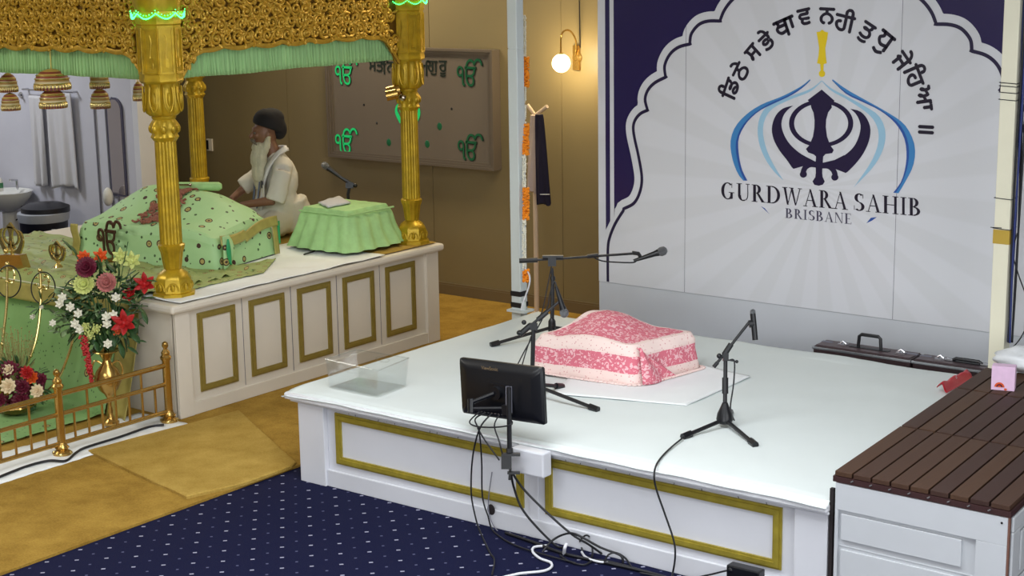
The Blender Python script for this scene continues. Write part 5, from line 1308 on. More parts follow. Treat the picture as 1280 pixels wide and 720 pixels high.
for s_ in (-1, 1):
    path = [(s_*.005, -.085, .68), (s_*.06, -.06, .69), (s_*.088, .01, .655), (s_*.10, .085, .57), (s_*.095, .125, .47), (s_*.09, .15, .34), (s_*.085, .175, .22)]
    P = spline([L_(*p) for p in path], 5); Lf = []
    for i, p in enumerate(P):
        t = (P[min(i+1, len(P)-1)]-P[max(0, i-1)]).normalized(); f = i/(len(P)-1); side = (Rd*s_*(.5+.5*f)+VER*(-.6*(1-f))).normalized() if f > .25 else (VER*-1*.4+Rd*s_*.6+Fd*-.2).normalized()
        wv = .026+.016*f
        nrm_ = t.cross(side).normalized()*.006*math.sin(f*14)
        Lf.append([p-side*wv+nrm_, p-side*wv*.3-nrm_, p+side*wv*.3+nrm_, p+side*wv-nrm_])
    b.rings(Lf, closed=False, cap0=False, cap1=False)
b.build('stole', 'stole', ps, solid=.012, ang=80, recalc=False)
b = MB()
for s_, o_ in ((-1, .0), (1, .0), (1, .03)):
    b.tube([L_(s_*(.088+o_), .165, .44), L_(s_*(.082+o_), .178, .34), L_(s_*(.078+o_), .195, .22)], .006, 6, smooth=3)
b.build('stole_stripe', 'stole_grey', ps)
MB().obox(L_(-.135, .155, .425), Rd*.022, Fd*.006, VER*.028).build('phone_in_pocket', 'black_plastic', ps, smooth=False, bevel=.003)
b = MB().obox(L_(-.135, .150, .375), Rd*.045, Fd*.005, VER*.05); b.build('breast_pocket', 'kurta', ps, smooth=False, bevel=.004)
b = MB()   # beard
b.ell(L_(0, .135, .70), (.078, .062, .06), 16, 10, rot=rotP); b.ell(L_(0, .145, .61), (.10, .068, .10), 16, 10, rot=rotP); b.ell(L_(0, .15, .51), (.095, .056, .11), 16, 10, rot=rotP); b.ell(L_(0, .155, .43), (.06, .036, .08), 12, 8, rot=rotP)
for s_ in (-1, 1): b.tube([L_(s_*.076, .07, .80), L_(s_*.074, .09, .73), L_(s_*.05, .13, .66)], [.014, .034, .045], 12)
bd_ = fuse('beard', b, .008, 'beard', ps, 3)
tex2 = bpy.data.textures.new('strands', 'CLOUDS'); tex2.noise_scale = .025
md = bd_.modifiers.new('d', 'DISPLACE'); md.texture = tex2; md.strength = .012; md.texture_coords = 'GLOBAL'
b = MB()
for s_ in (-1, 1): b.tube([L_(0, .196, .762), L_(s_*.03, .188, .755), L_(s_*.052, .165, .725)], [.010, .012, .006], 8, smooth=3)
b.build('moustache', 'beard_dark', ps)
b = MB()   # turban: wound layers
for k in range(9):
    t = k/8; z = .865+.115*t; r0 = .108*math.sqrt(max(.02, 1-(t*.9)**2.4)); tilt = .50-.25*t
    ring = []
    for q in range(36):
        a = 2*PI*q/36; x = r0*.86*math.cos(a); y = r0*1.0*math.sin(a); ring.append(L_(x, .05+y-.012*t, z+tilt*(y+.01)*.75))
    b.tube(ring, .022-.005*t, 8, closed=True)
b.ell(L_(0, .035, .925), (.092, .108, .085), 20, 12, rot=rotP)
b.ell(L_(0, -.025, .84), (.08, .065, .085), 16, 10, rot=rotP)
fuse('turban', b, .008, 'turban', ps, 2)

# ------------------------------------------------------------------ wall board
bdx0, bdx1, bdz0, bdz1, bdy = PY(413, 195, 10.82).x, PY(620, 211, 10.82).x, PY(500, 203, 10.82).z, PY(600, 62, 10.82).z, 10.82
bo_ = thing('wall_board', ((bdx0+bdx1)/2, 10.86, bdz0), 'grey framed board with green backlit symbols on the back wall', 'sign board')
MB().box(bdx0+.03, bdx1-.03, bdy, 10.898, bdz0+.03, bdz1-.03).build('board_face', 'board', bo_, smooth=False)
b = MB(); w_ = .05
for i, (d, h) in enumerate(((0, .03), (.02, .022), (.04, .012))):
    ww = .02
    a0, a1, c0, c1 = bdx0+d, bdx1-d, bdz0+d, bdz1-d
    b.box(a0, a1, bdy-h, 10.898, c1-ww, c1).box(a0, a1, bdy-h, 10.898, c0, c0+ww).box(a0, a0+ww, bdy-h, 10.898, c0+ww, c1-ww).box(a1-ww, a1, bdy-h, 10.898, c0+ww, c1-ww)
b.build('frame', 'board_frame', bo_, smooth=False)
for px_, py_, m, m2 in ((434, 90, 'green_lit', 'dark_cut'), (588, 91, 'green_dim', 'dark_cut'), (434, 176, 'green_lit', 'green_dim'), (589, 184, 'green_dim', 'dark_cut')):
    p = PY(px_, py_, bdy); b = MB()
    put_glyph(b, "ੴ", .27, 0, 0, 0, p, HOR, VER, Vector((0, -.004, 0)), sx=.72, bold=.003)
    b.build('backlit_symbol', m2, bo_, smooth=False, recalc=False)
    b = MB(); put_glyph(b, "ੴ", .27, 0, 0, 0, p+Vector((-.006, 0, .004)), HOR, VER, Vector((0, -.006, 0)), sx=.70)
    b.build('symbol_glow', m, bo_, smooth=False, recalc=False)
b = MB()
for s_, x, y in (("ਸ", 466, 82), ("ਤ", 475, 83), ("ਿ", 482, 83), ("ਨ", 489, 84), ("ਾ", 496, 84), ("ਮ", 503, 84), ("ਗੁ", 541, 85), ("ਰੂ", 554, 86), ("ਹਿ", 530, 85)):
    p = PY(x, y, bdy); put_glyph(b, s_, .15, 0, 0, 0, p, HOR, VER, Vector((0, -.004, 0)), bold=.003)
b.build('board_lettering', 'dark_cut', bo_, smooth=False, recalc=False)
b = MB(); cx_, cz_ = PY(510, 143, bdy).x, PY(510, 143, bdy).z
def khanda(b, cx, cz, s, y, mi=0, th=0):
    P = lambda pts: [Vector((cx+(x-478)/500*s, y, cz-(q-270)/500*s)) for x, q in pts]
    def fp_(pts): b.add(P(pts), [tuple(range(len(pts)))], mi)
    def st_(A, B2): n = len(A); b.add(P(A)+P(B2), [(i, i+1, n+i+1, n+i) for i in range(n-1)], mi)
    fp_(blade); st_(ring_o, ring_i)
    A = sp2([(347, 121), (300, 135), (265, 170), (248, 225), (256, 280), (285, 335), (330, 400)], 5); B2 = sp2([(347, 122), (322, 142), (303, 168), (293, 205), (300, 245), (365, 334), (455, 395)], 5); st_(A, B2)
    mA = [(956-x, q) for x, q in A]; mB_ = [(956-x, q) for x, q in B2]; st_(mA, mB_)
khanda(b, cx_, cz_, .32, bdy-.005); b.build('central_emblem', 'green_lit', bo_, smooth=False, recalc=False)
b = MB()
for x, y in ((486, 178), (534, 180), (549.5, 158)): b.ell(PY(x, y, bdy), (.028, .004, .034), 12, 6)
b.build('round_cutout', 'green_dim', bo_)
b = MB()
for x, y in ((455, 131), (471, 154), (564.5, 136)): b.ell(PY(x, y, bdy), (.012, .004, .012), 10, 6)
b.build('bolt_hole', 'black', bo_)

# ------------------------------------------------------------------ wall lamp
lb = PY(722, 72, 10.9)
wl = thing('wall_lamp', lb, 'brass wall lamp with a glowing white globe beside the banner', 'wall lamp')
MB().lathe([(.045, 0), (.045, .012), (.02, .03)], (lb.x, 10.899, lb.z), 24, axis=(0, -1, 0)).obox((lb.x, 10.885, lb.z), (.03, 0, 0), (0, .012, 0), (0, 0, .10)).build('wall_plate', 'brass', wl, ang=30)
gY = 10.62; gc = PY(701.5, 79, gY)
MB().tube([(lb.x, 10.87, lb.z+.02), PY(720, 52, 10.84), PY(715, 41, 10.78), PY(709, 37.5, 10.72), PY(703, 41, 10.66), PY(701, 50, gY), gc+VER*.06], .0075, 10, smooth=5).build('arm', 'brass', wl)
MB().lathe([(.02, .055), (.024, .075), (.012, .085)], gc, 16).build('globe_cap', 'brass', wl)
MB().ell(gc, .074, 28, 20).build('globe', 'globe', wl)
cab('cable', [PY(725, 60, 10.89), PY(724.5, 30, 10.89), PY(724, 0, 10.89), (PY(724, 0, 10.89).x, 10.89, 3.66)], .004, 'cable_black', 'thin dark wire running up the brown wall from the globe lamp')
# switch
p = PY(262, 181, 10.89); sw = thing('light_switch', p, 'small white switch plate on the brown wall behind the thin gold column', 'switch')
MB().box(p.x-.04, p.x+.04, 10.885, 10.899, p.z-.06, p.z+.06).build('plate', 'cream', sw, smooth=False, bevel=.003); MB().box(p.x-.035, p.x-.01, 10.878, 10.885, p.z-.045, p.z+.045).build('rocker', 'black', sw, smooth=False)

# ------------------------------------------------------------------ coat stand with garments
cy_ = 10.35; cb = PY(671, 385, cy_); cX = cb.x
cst = thing('coat_stand', (cX, cy_, 0), 'pale wooden coat stand with slanted pegs behind the white post', 'coat stand')
ztop = PY(668, 143, cy_).z
MB().tube([(cX, cy_, .02), (cX, cy_, ztop)], .02, 10).build('pole', 'wood_pale', cst)
for (x0_, y0_, x1_, y1_) in ((669, 143, 659, 131), (675, 145, 684, 133), (671, 237, 682, 225), (668, 217, 660, 203)):
    MB().tube([Vector((cX, cy_, PY(670, y0_, cy_).z)), PY(x1_, y1_, cy_-.02)], [.014, .016], 8).build('peg', 'wood_pale', cst)
for a in (0, 2.1, 4.2): MB().tube([(cX, cy_, .12), (cX+.25*math.cos(a), cy_+.25*math.sin(a), .02)], .016, 8).build('foot', 'wood_pale', cst)
def hang(name, top, bot, w0, w1, Y, m, label, cat):
    b = MB()
    (tx, ty), (bx_, by_) = top, bot
    def f(a, v):
        p = PY(tx+(bx_-tx)*v, ty+(by_-ty)*v, Y); w_ = (w0+(w1-w0)*v**.6)/2
        return p+Vector((w_*math.cos(a), (.03+.012*math.sin(a*6)*v)*math.sin(a)*(1+.25*math.sin(a*5+v*4)), .01*math.sin(a*3)*v))
    b.rings([[f(2*PI*k/36, j/16) for k in range(36)] for j in range(17)])
    o = b.build(name, m, None, ang=60); return tag(o, label, cat)
hang('scarf', (668, 144), (666, 240), .06, .10, cy_-.05, 'pinkish_scarf', 'pale scarf hanging on the left peg of the coat stand', 'scarf')
hang('jacket', (674, 143), (680, 255), .06, .13, cy_-.13, 'navy_cloth', 'dark navy garment hanging from the coat stand', 'garment')
zz_ = PY(681, 243, cy_-.16)
MB().tube([PY(675, 243, cy_-.168), PY(687, 243, cy_-.168)], .004, 6).build('hem_piping', 'cable_white', bpy.data.objects['jacket'])

# ------------------------------------------------------------------ left washroom wall items
WY = 9.9
def towel(x0, x1, y0, y1, label, k):
    b = MB()
    a0, a1 = PY(x0, y0, WY-.06), PY(x1, y1, WY-.06); zt_ = PY((x0+x1)/2, y0, WY-.06).z; zb_ = PY((x0+x1)/2, y1, WY-.06).z
    b.grid(lambda u, v: Vector((a0.x+(a1.x-a0.x)*u+.02*v*math.sin(k), WY-.06-.02*math.sin(u*11+k)*v-.012*math.sin(u*23)*v, zt_+(zb_-zt_)*v-.02*math.sin(u*PI*1.5+k)*v)), 40, 30)
    o = b.build('towel', 'towel', None, solid=.01, ang=80, recalc=False); tag(o, label, 'towel')
    return a0.x, a1.x, zt_
t1 = towel(57, 96, 116, 234, 'long white towel hanging on the white wall, right one', 2)
t2 = towel(36, 60, 120, 231, 'long white towel hanging on the white wall, left one partly behind', 5)
rl = thing('towel_rail', (t1[0], WY-.03, t1[2]), 'thin metal rail holding the long towels on the white wall', 'rail')
MB().tube([(t2[0]-.1, WY-.06, t1[2]+.012), (t1[1]+.05, WY-.06, t1[2]+.012)], .008, 8).build('bar', 'chrome', rl)
for x in (t2[0]-.08, t1[1]+.03): MB().tube([(x, WY-.06, t1[2]+.012), (x, WY-.002, t1[2]+.012)], .01, 8).build('bracket', 'chrome', rl)
hk = PY(26, 119, WY-.03); o = MB().tube([(hk.x-.03, WY-.002, hk.z), (hk.x, WY-.05, hk.z), (hk.x+.01, WY-.06, hk.z+.01)], .01, 8).lathe([(.03, 0), (.03, .01)], (hk.x-.03, WY-.001, hk.z), 14, axis=(0, -1, 0)).build('wall_hook', 'chrome'); tag(o, 'small grey hook on the white wall beside the leftmost hanging ornament', 'hook')
# arched mirror
ml, mr_ = PY(139, 200, WY).x, PY(158, 200, WY).x; mzt, mzb = PY(148, 122, WY).z, PY(152, 245, WY).z
mm_ = thing('wall_mirror', ((ml+mr_)/2, WY-.02, mzb), 'narrow arched mirror on the white wall near its right end', 'mirror')
def archp(x0, x1, z0, z1, n=14):
    r_ = (x1-x0)/2; return [(x0, z0), (x1, z0)]+[((x0+x1)/2+r_*math.cos(PI*k/n), z1-r_+r_*math.sin(PI*k/n)) for k in range(n+1)]
MB().prism(archp(ml, mr_, mzb, mzt), HOR, VER, (0, WY-.02, 0), (0, .018, 0)).build('mirror_frame', 'grey_ink', mm_, smooth=False)
MB().prism(archp(ml+.018, mr_-.018, mzb+.018, mzt-.018), HOR, VER, (0, WY-.024, 0), (0, .006, 0)).build('mirror_glass', 'mirror', mm_, smooth=False)
for (x, xb_) in ((117, 118), (131, 134), (139.5, 143)):
    a = PY(x, 128, WY-.012); c = PY(x, 250, WY-.012)
    o = MB().tube([(a.x, WY-.012, a.z+.05), (a.x, WY-.012, .9), (a.x+(.03 if x > 120 else 0), WY-.012, .5)], .009, 6).build('wall_pipe', 'cable_grey'); tag(o, 'thin grey vertical pipe on the white wall, %s' % {117: 'furthest from the mirror', 131: 'middle of the three', 139.5: 'touching the mirror edge'}[x], 'pipe')
p = PY(135, 246, WY-.12); o = MB().ell(p, (.05, .05, .09), 16, 10).build('soap_dispenser', 'ceramic'); tag(o, 'white rounded dispenser on the white wall just above the green bundle', 'dispenser')
# sink
sk = PY(5, 238, 9.62); skx = sk.x; zs_ = PY(8, 240, 9.6).z
si = thing('wash_basin', (skx, 9.65, 0), 'white pedestal wash basin at the left picture edge', 'basin')
b = MB(); prof = [(.08, -.2), (.16, -.15), (.24, -.06), (.26, -.01), (.262, 0), (.24, .002), (.2, -.02), (.12, -.08), (.02, -.1)]
b.lathe(prof, (skx, 9.64, zs_), 32, mod=lambda a, z: 1.0+.05*math.cos(2*a)); b.build('bowl', 'ceramic', si)
MB().lathe([(.10, 0), (.09, .1), (.07, zs_-.25), (.085, zs_-.13)], (skx-.02, 9.68, 0), 20).build('pedestal', 'ceramic', si)
tpp = PY(15, 232, 9.72); MB().tube([(tpp.x, 9.78, zs_), (tpp.x, 9.78, zs_+.09), (tpp.x, 9.70, zs_+.10)], .014, 8).build('tap', 'chrome', si)
cab('cable', [PY(12, 258, 9.75), PY(18, 262, 9.7), PY(24, 255, 9.7), PY(32, 268, 9.7), PY(20, 275, 9.7)], .008, 'cable_black', 'black hose looping beneath the wash basin')
p = PY(1, 225, 9.62); bt = thing('soap_bottle', (p.x, 9.62, zs_), 'white and green soap bottle on the wash basin', 'bottle')
MB().lathe([(.035, 0), (.037, .06), (.03, .12), (.012, .14), (.012, .17)], (p.x, 9.6, zs_), 14).build('bottle', 'ceramic', bt); MB().lathe([(.038, .0), (.038, .05)], (p.x, 9.6, zs_+.035), 14).build('green_label', 'glove', bt)
# waste bin
bn0 = PY(56, 262, 9.5); wbn = thing('waste_bin', (bn0.x, 9.5, 0), 'black waste bin with a grey liner by the white wall', 'bin')
zt_ = PY(50, 275, 9.3).z; rB = .23
MB().lathe([(rB*.85, 0), (rB*1.0, zt_), (rB*1.04, zt_+.02), (rB*.98, zt_+.02)], (bn0.x-.03, 9.5, 0), 32).build('bin_body', 'bin_plastic', wbn)
MB().lathe([(rB*1.02, zt_-.05), (rB*1.055, zt_-.0), (rB*1.06, zt_+.03), (rB*1.0, zt_+.035)], (bn0.x-.03, 9.5, 0), 40, mod=lambda a, z: 1+.015*math.sin(a*9)).build('liner', 'bin_bag', wbn)
MB().lathe([(rB*1.0, zt_+.03), (rB*1.0, zt_+.08), (rB*.7, zt_+.11), (.01, zt_+.12)], (bn0.x-.03, 9.53, 0), 32).build('lid', 'bin_plastic', wbn)
p = PX(67, 289, bn0.x+.0); p = PD(67, 289, depth((bn0.x, 9.27, .5))-.03); MB().obox(p, RT*.018, fw*.003, UP*.018).build('sticker', 'white', wbn, smooth=False)

# ------------------------------------------------------------------ brass railing
rlg = thing('brass_railing', (-8.0, 5.9, .02), 'low brass railing with posts and balusters in front of the altar', 'railing')
RX = -8.0
def rpost(y):
    p = MB().lathe([(.055, .02), (.055, .035), (.035, .05), (.045, .065), (.028, .085), (.026, .10), (.026, .43), (.034, .44), (.038, .455), (.026, .47), (.03, .485), (.02, .5), (.012, .51), (.022, .53), (.018, .55), (.004, .56)], (RX, y, 0), 20).build('post', 'brass', rlg, ang=40)
    b = MB()
    for a in range(4): b.ell((RX+.045*math.cos(a*PI/2+.7), y+.045*math.sin(a*PI/2+.7), .03), (.018, .018, .014), 8, 6)
    b.build('claw_foot', 'brass_pale', p)
ys_ = [4.15, 5.02, 5.89, 6.745]
for y in ys_: rpost(y)
for z, r_ in ((.40, .017), (.275, .014), (.09, .014)):
    MB().tube([(RX, ys_[0], z), (RX, ys_[-1], z)], r_, 12).build('rail', 'brass', rlg)
for a, c in zip(ys_, ys_[1:]):
    for k in range(1, 8):
        y = a+(c-a)*k/8; MB().tube([(RX, y, .09), (RX, y, .275 if k % 2 else .40)], .008, 8).build('baluster', 'brass', rlg)
cab('cable', [PZ(-10, 600, .03), PZ(30, 584, .03), PZ(60, 576, .03), PZ(82, 576, .03), PZ(95, 566, .03), PZ(108, 559, .03), PZ(150, 546, .03), PZ(185, 534, .03), PZ(205, 531, .03)], .008, 'cable_black', 'black cable along the white sheet at the railing foot')

# ------------------------------------------------------------------ vase with flowers
vy = 6.46; vd = PY(147, 540, vy); vx, vz = vd.x, .035
vx = -8.24
def vp(px, py, dd=0): return PD(px, py, depth((vx, vy, .4))+dd)
vs_ = thing('vase', (vx, vy, vz), 'tall brass urn on a slim foot holding the mixed bouquet', 'vase')
sc_ = depth((vx, vy, .4))/F
vz0 = vz; top_z = vp(138, 437).z
HV = top_z-vz0; cxv = vx
MB().lathe([(.055, 0), (.055, .012), (.03, .03), (.016, .06), (.02, .09), (.012, .12), (.014, .17), (.03, .2), (.06, .23), (.085, .28), (.088, .31), (.07, .36), (.035, .40), (.022, .43), (.026, HV-.06), (.045, HV-.02), (.088, HV), (.085, HV+.004), (.03, HV-.01)], (cxv, vy, vz0), 32).build('urn_body', 'brass', vs_, ang=50)
b = MB()
for s_ in (-1, 1): b.tube([Vector((cxv, vy, vz0+z))+RT*s_*r_ for z, r_ in ((.40, .03), (.42, .075), (.37, .10), (.31, .09))], .007, 6, smooth=5)
b.build('handle', 'brass_pale', vs_)
bq = thing('bouquet', (cxv, vy, top_z), 'tall mixed flower bouquet with red, orange and white blooms in the urn', 'bouquet')
def petal(b, c, d, up_, L, W, curl=.3, mi=0):
    d = Vector(d).normalized(); s_ = d.cross(up_).normalized(); n_ = s_.cross(d)
    b.grid(lambda u, v: c+d*(L*v)+s_*(W*(u-.5)*2*math.sin(PI*min(1, v*.85+.12)))+n_*(L*curl*v*v-.3*W*abs(u-.5)), 4, 5, mi)
def bloom(px, py, r, m, dd=0, n=16, layers=3, name='bloom', parent=bq, pf=vp, pet=1.0, dirv=None):
    c = pf(px, py, dd); b = MB(); out = dirv or (-fw+VER*.25+RT*.1*random.uniform(-1, 1)).normalized()
    e1 = out.orthogonal().normalized(); e2 = out.cross(e1)
    for l in range(layers):
        k = n-l*3; rr_ = r*(1-l*.24)
        for q in range(max(4, k)):
            a = 2*PI*(q+.5*l)/max(4, k); d = (e1*math.cos(a)+e2*math.sin(a)+out*(.15+.55*l)).normalized()
            petal(b, c+out*.004*l, d, out, rr_*pet, rr_*.34, .25)
    b.ell(c+out*r*.1, r*.22, 8, 6)
    return b.build(name, m, parent, solid=.0015, ang=70, recalc=False)
def leaf(b, c, d, L, W): petal(b, c, d, VER if abs(d.normalized().z) < .9 else RT, L, W, -.25)
random.seed(21)
PXW = sc_
bloom(109, 335, .075, 'petal_dark', -.03, 22, 4); bloom(105, 322, .05, 'petal_orange', .02, 8, 2); bloom(126, 320, .045, 'petal_orange', .0, 6, 2, pet=1.2)
bloom(134, 354, .07, 'petal_pink', -.05, 20, 3); bloom(106, 356, .075, 'petal_lime', -.02, 20, 3); bloom(151, 321, .05, 'petal_lime', .03, 6, 2, pet=1.2); bloom(165, 326, .055, 'petal_lime', .03, 6, 2, pet=1.2)
bloom(181, 355, .06, 'petal_red', -.02, 6, 2, pet=1.3); bloom(155, 404, .07, 'petal_red', -.07, 6, 2, pet=1.3); bloom(162, 368, .05, 'petal_red', 0, 6, 2)
for x, y in ((133, 396), (142, 394), (134, 405), (98, 392), (88, 384), (100, 412), (94, 405), (75, 380), (66, 404), (145, 372), (135, 430), (78, 372)):
    bloom(x, y, .034 if x > 70 else .026, 'petal_white', -.06, 6, 2)
for x, y, m in ((112, 420, 'petal_lime'), (120, 412, 'petal_lime'), (107, 409, 'petal_lime'), (148, 412, 'petal_orange')):
    b = MB(); c = vp(x, y, -.05)
    for q in range(60): b.ell(c+Vector([random.gauss(0, .014) for _ in range(3)]), .0065, 5, 4)
    b.build('berry_cluster', m, bq)
b = MB()
for q in range(150):
    t = random.random(); c = vp(103+12*t+random.uniform(-5, 5)*(1-.6*t), 418+60*t, -.07+random.uniform(-.015, .015)); b.ell(c, .009, 5, 4)
b.build('hanging_amaranth', 'petal_red', bq)
for grp, (m, n_) in enumerate((('leaf', 260), ('leaf_pale', 110))):
    b = MB()
    for q in range(n_):
        a = random.uniform(0, 2*PI); rr_ = random.random()**.5
        x = 130+(44 if grp == 0 else 50)*rr_*math.cos(a); y = 385+52*rr_*math.sin(a)
        if x > 180: continue
        if grp == 1: x = random.uniform(68, 125); y = 395+random.uniform(-28, 20)
        c = vp(x, y, random.uniform(-.02, .10)); d = RT*(x-130)/60+UP*(385-y)/70+Vector([random.uniform(-.6, .6) for _ in range(3)])
        leaf(b, c, d, random.uniform(.05, .11) if grp == 0 else random.uniform(.03, .055), random.uniform(.02, .036))
    b.build('foliage', m, bq, solid=.001, ang=70, recalc=False)
b = MB(); cst_ = vp(138, 436)
for x, y in ((109, 335), (105, 322), (126, 320), (134, 354), (106, 356), (151, 321), (165, 326), (181, 355), (155, 404), (75, 385), (92, 312), (160, 302), (178, 380), (182, 395)):
    e = vp(x, y, .02); b.tube([cst_-VER*.04, cst_.lerp(e, .5)+VER*.03, e], .003, 5, smooth=4)
b.tube([vp(92, 312), vp(96, 320), vp(100, 328)], .003, 5)
b.build('stems', 'leaf', bq)
b = MB()
for (x, y, dx, dy) in ((90, 312, -.5, 1), (97, 318, -.3, .7), (180, 372, .7, .2), (178, 390, .6, -.8), (172, 378, .8, .6), (163, 350, .5, .7), (182, 350, .7, .1), (168, 425, .9, .1), (160, 433, .8, -.3), (150, 344, .1, .9), (128, 333, -.1, 1), (142, 440, -.9, -.1)):
    leaf(b, vp(x, y, -.02), RT*dx+UP*dy-fw*.3, .085, .022)
b.build('long_leaves', 'leaf', bq, solid=.001, ang=70, recalc=False)

# ------------------------------------------------------------------ basket arrangement, far left front
by0 = 6.25; dd_b = depth((PY(22, 510, by0).x, by0, .1))
def bp_(px, py, dd=0): return PD(px, py, dd_b+dd)
bc0 = bp_(20, 508); bkx, bky = bc0.x, bc0.y
bs_ = thing('flower_bowl', (bkx, bky, .045), 'gold flower bowl on the floor behind the brass railing', 'bowl')
zb_ = .05
b = MB().lathe([(.06, zb_), (.09, zb_+.01), (.12, zb_+.05), (.135, bc0.z+.01), (.13, bc0.z+.02), (.1, bc0.z)], (bkx, bky, 0), 40, mod=lambda a, z: 1+.035*math.sin(a*12))
b.build('bowl', 'brass', bs_, ang=60)
rq = thing('rose_arrangement', (bkx, bky, bc0.z), 'dark red and cream rose arrangement filling the gold bowl', 'flower arrangement')
random.seed(4)
bloom(12, 461, .06, 'petal_dark', -.1, 12, 4, parent=rq, pf=bp_); bloom(11, 462, .042, 'petal_cream', -.12, 8, 3, parent=rq, pf=bp_)
bloom(11, 483, .058, 'petal_cream', -.12, 10, 4, parent=rq, pf=bp_); bloom(47, 489, .05, 'petal_cream', -.09, 10, 3, parent=rq, pf=bp_)
bloom(34, 466, .05, 'petal_red', -.08, 10, 3, parent=rq, pf=bp_); bloom(40, 472, .05, 'petal_orange', -.06, 8, 3, parent=rq, pf=bp_); bloom(0, 500, .05, 'petal_dark', -.08, 10, 3, parent=rq, pf=bp_)
bloom(28, 484, .055, 'petal_dark', -.09, 12, 3, parent=rq, pf=bp_); bloom(26, 500, .06, 'petal_dark', -.09, 12, 3, parent=rq, pf=bp_); bloom(-8, 475, .06, 'petal_red', -.08, 12, 3, parent=rq, pf=bp_); bloom(52, 474, .045, 'petal_dark', -.03, 10, 3, parent=rq, pf=bp_)
b = MB()
for q in range(200):
    a = random.uniform(0, 6.28); r_ = random.random()**.5; c = bp_(20+36*r_*math.cos(a), 482+26*r_*math.sin(a), random.uniform(-.05, .1)); b.ell(c, .013, 5, 4)
b.build('dark_red_filler', 'petal_dark', rq)
b = MB()
for q in range(90):
    x = random.uniform(-10, 44); e = bp_(x, random.uniform(405, 445)+abs(x-14)*.4, random.uniform(0, .1)); s0 = bp_(18+.3*(x-18), 475, .02); b.tube([s0, s0.lerp(e, .6)+RT*.01, e], .0016, 4, smooth=2); b.ell(e, .006, 5, 4); b.ell(s0.lerp(e, .8)+RT*random.uniform(-.01, .01), .005, 5, 4)
b.build('dry_sprays', 'grass', rq)
b = MB()
for q in range(40):
    a = random.uniform(0, 6.28); x, y = 22+34*math.cos(a), 480+26*math.sin(a); leaf(b, bp_(x, y, 0), RT*math.cos(a)-UP*math.sin(a)-fw*.2, .06, .018)
b.build('foliage', 'leaf', rq, solid=.001, ang=70, recalc=False)

# ------------------------------------------------------------------ branching brass stand
hy = 6.5; hd_ = depth((PY(50, 450, hy).x, hy, .4))
def hp(px, py, dd=0): return PD(px, py, hd_+dd)
hs = thing('branching_stand', Vector((hp(12, 560).x, hp(12, 560).y, .04)), 'curving brass branch stand with three ringed arms before the altar drape', 'stand')
base = hp(8, 556); base.z = .04
MB().lathe([(.09, 0), (.08, .02), (.02, .04), (.012, .3)], (base.x, base.y, .04), 20).build('foot', 'brass', hs)
MB().tube([Vector((base.x, base.y, .3)), hp(6, 505), hp(6, 480)], .012, 8, smooth=4).build('trunk', 'brass', hs)
for k, (pts, rc_) in enumerate(([(6, 500), (3, 470), (5, 430), (9, 385), (9, 350), (9, 328)], (10, 353)), ) if 0 else enumerate([([(6, 500), (1, 470), (3, 430), (8, 385), (9, 350), (9, 330)], (11, 352)), ([(6, 500), (22, 472), (38, 445), (47, 415), (51, 375), (50, 338)], (54, 360)), ([(6, 505), (40, 500), (68, 480), (84, 448), (92, 415), (94, 350)], (95, 368))]):
    ar = MB().tube([hp(*p) for p in pts], [.011, .009], 10, smooth=6).ell(hp(*pts[-1]), .016).ell(hp(pts[-1][0], pts[-1][1]+22), .014).ell(hp(*pts[2]), .015).build('arm', 'brass_pale', hs)
    cx__, cy__ = rc_
    MB().tube([hp(cx__+15*math.cos(a), cy__+20*math.sin(a), .02*math.sin(a)) for a in [2*PI*j/32 for j in range(32)]], .0045, 8, closed=True).build('ring', 'black', ar)
    b = MB()
    for q in range(5):
        a = q*1.3; b.ell(hp(cx__+9*math.cos(a)-2, cy__-8+7*math.sin(a)), (.011, .011, .008), 8, 5)
    b.tube([hp(cx__-3, cy__-20), hp(cx__+6, cy__-14), hp(cx__+6, cy__), hp(cx__-2, cy__+2)], .005, 6, smooth=4)
    b.build('scroll', 'brass_pale', ar)
b = MB()
for (x, y, dx, dy) in ((44, 384, -1, .3), (56, 378, .9, .4), (60, 372, .6, .9), (52, 374, 0, 1), (46, 386, -.7, -.3), (62, 386, .8, -.4)): leaf(b, hp(x, y, -.03), RT*dx+UP*dy-fw*.3, .06, .017)
b.tube([hp(40, 398, -.03), hp(46, 390, -.03), hp(52, 380, -.03), hp(60, 374, -.03)], .004, 6, smooth=3); b.tube([hp(50, 382, -.03), hp(56, 386, -.03), hp(62, 386, -.03)], .003, 6)
o = b.build('leaf_sprig', 'leaf', None, solid=.001, ang=70, recalc=False); tag(o, 'small leafy sprig tied to the middle arm of the branching brass stand', 'sprig')
for x, y in ((40, 397), (50, 386), (38, 422+6)): 
    pass
bloom(41, 396, .022, 'petal_white', -.03, 6, 2, parent=o, pf=hp); bloom(52, 384, .018, 'petal_white', -.03, 6, 2, parent=o, pf=hp)

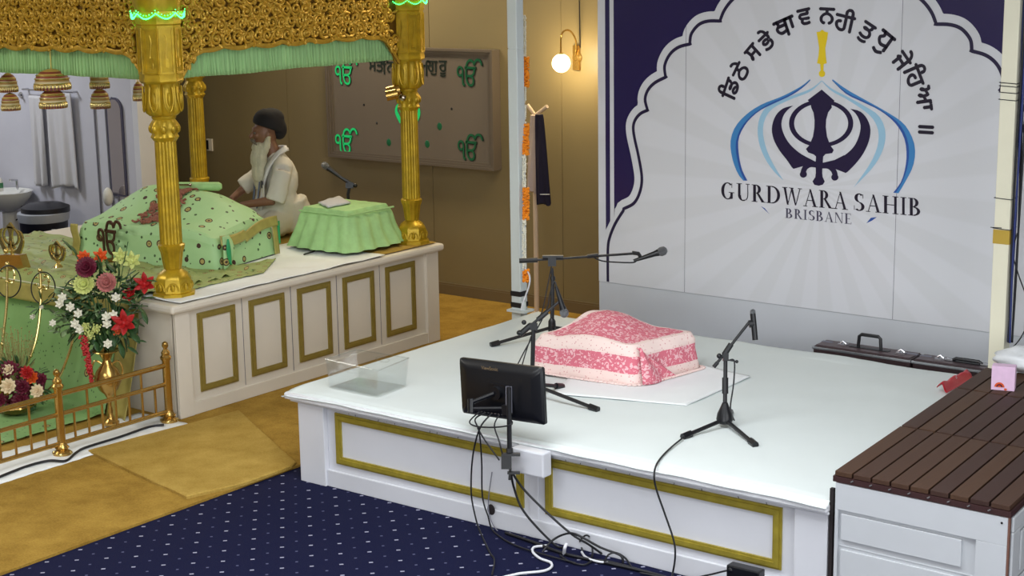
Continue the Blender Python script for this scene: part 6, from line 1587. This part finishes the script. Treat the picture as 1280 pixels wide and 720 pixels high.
# ------------------------------------------------------------------ khanda ornaments on the altar
def khanda_orn(px, pybot, pytop, Y, zbase, label, m, wide):
    p0 = PY(px, pybot, Y); dk_ = depth(p0); s_ = dk_/F; h = (pybot-pytop)*s_
    t = thing('emblem_ornament', (p0.x, p0.y, zbase), label, 'ornament')
    b = MB(); khanda(b, p0.x, p0.z+h*.64, h*1.25 if not wide else h*1.05, p0.y)
    b.build('emblem', m, t, smooth=False, recalc=False, solid=.014)
    if wide:
        MB().rings([[p0+RT*(w1*sx_)+Vector((0, 0, z_))+Vector((.0, dy*.03, 0)) for sx_, dy in ((-1, -1), (1, -1), (1, 1), (-1, 1))] for w1, z_ in ((.10, 0), (.075, .10))]).build('pedestal', 'brass', t, smooth=False)
        b = MB()
        for s2 in (-1, 1): b.ell(p0+RT*.045*s2+VER*.125, .02)
        b.tube([p0+RT*-.045+VER*.125, p0+RT*.045+VER*.125], .01); b.tube([p0+VER*.09, p0+VER*.2], .012); b.build('hilt', 'brass_pale', t)
    else:
        b = MB(); b.tube([p0+VER*(h*.60)+Vector((h*.33*math.cos(a), 0, h*.36*math.sin(a))) for a in [2*PI*j/28 for j in range(28)]], .007, 8, closed=True); b.tube([p0, p0+VER*h*.28], .01); b.lathe([(.035, 0), (.03, .01), (.012, .03)], p0, 16); b.build('ring_and_base', 'brass_pale', t)
khanda_orn(17, 335, 283, 6.93, ZA+.02, 'large brass sword emblem on a flared base, at the left end of the altar top', 'brass_pale', True)
khanda_orn(73, 334, 306, 7.05, ZA+.03, 'small pale brass ring emblem on the altar top left of the bundle', 'brass_pale', False)

# ------------------------------------------------------------------ lights and world
def area(name, loc, size, power, col, rot=(0, 0, 0), sy=None):
    l = bpy.data.lights.new(name, 'AREA'); l.energy = power; l.color = col; l.size = size
    if sy: l.shape = 'RECTANGLE'; l.size_y = sy
    o = bpy.data.objects.new(name, l); C.objects.link(o); o.location = loc; o.rotation_euler = rot; return o
cool = (.93, .97, 1.0); warm = (1.0, .86, .62)
area('ceiling_light', (-4.6, 5.0, ZC-.05), 2.2, 74, cool, sy=2.0)
area('ceiling_light', (-2.2, 4.6, ZC-.05), 2.0, 60, cool, sy=2.0)
area('ceiling_light', (-6.0, 1.5, ZC-.05), 2.0, 60, cool, sy=2.0)
area('ceiling_light', (-10.5, 4.0, ZC-.05), 1.6, 60, (1, .96, .88), sy=1.6)
area('ceiling_light', (-14.0, 8.2, ZC-.05), .9, 52, (.92, .95, 1), sy=.9)
area('ceiling_light', (-9.6, 10.1, ZC-.05), .9, 34, warm, sy=.5)
area('ceiling_light', (-7.2, 10.1, ZC-.05), .5, 15, warm, sy=.35)
area('fill_front', (-2.0, -2.9, 1.7), 6.5, 225, cool, rot=(R(90), 0, R(12)), sy=3.0)  # added soft fill from behind the camera, lifts the front faces
area('fill_side', (2.9, 3.5, 1.8), 5.0, 130, cool, rot=(R(90), 0, R(90)), sy=2.6)  # added fill from the right, out of view, no known source
pl = bpy.data.lights.new('globe_light', 'POINT'); pl.energy = 13; pl.color = (1, .78, .42); pl.shadow_soft_size = .078
po = bpy.data.objects.new('globe_light', pl); C.objects.link(po); po.location = gc-Vector((0, .0, .0)); 
bpy.data.objects['globe'].visible_shadow = False
wd = bpy.data.worlds.new('world'); SC.world = wd; wd.use_nodes = True
wd.node_tree.nodes['Background'].inputs[0].default_value = (.8, .85, .9, 1); wd.node_tree.nodes['Background'].inputs[1].default_value = .5
SC.view_settings.view_transform = 'Standard'; SC.view_settings.look = 'None'; SC.view_settings.gamma = 1; SC.view_settings.exposure = .56
SC.view_settings.use_curve_mapping = False
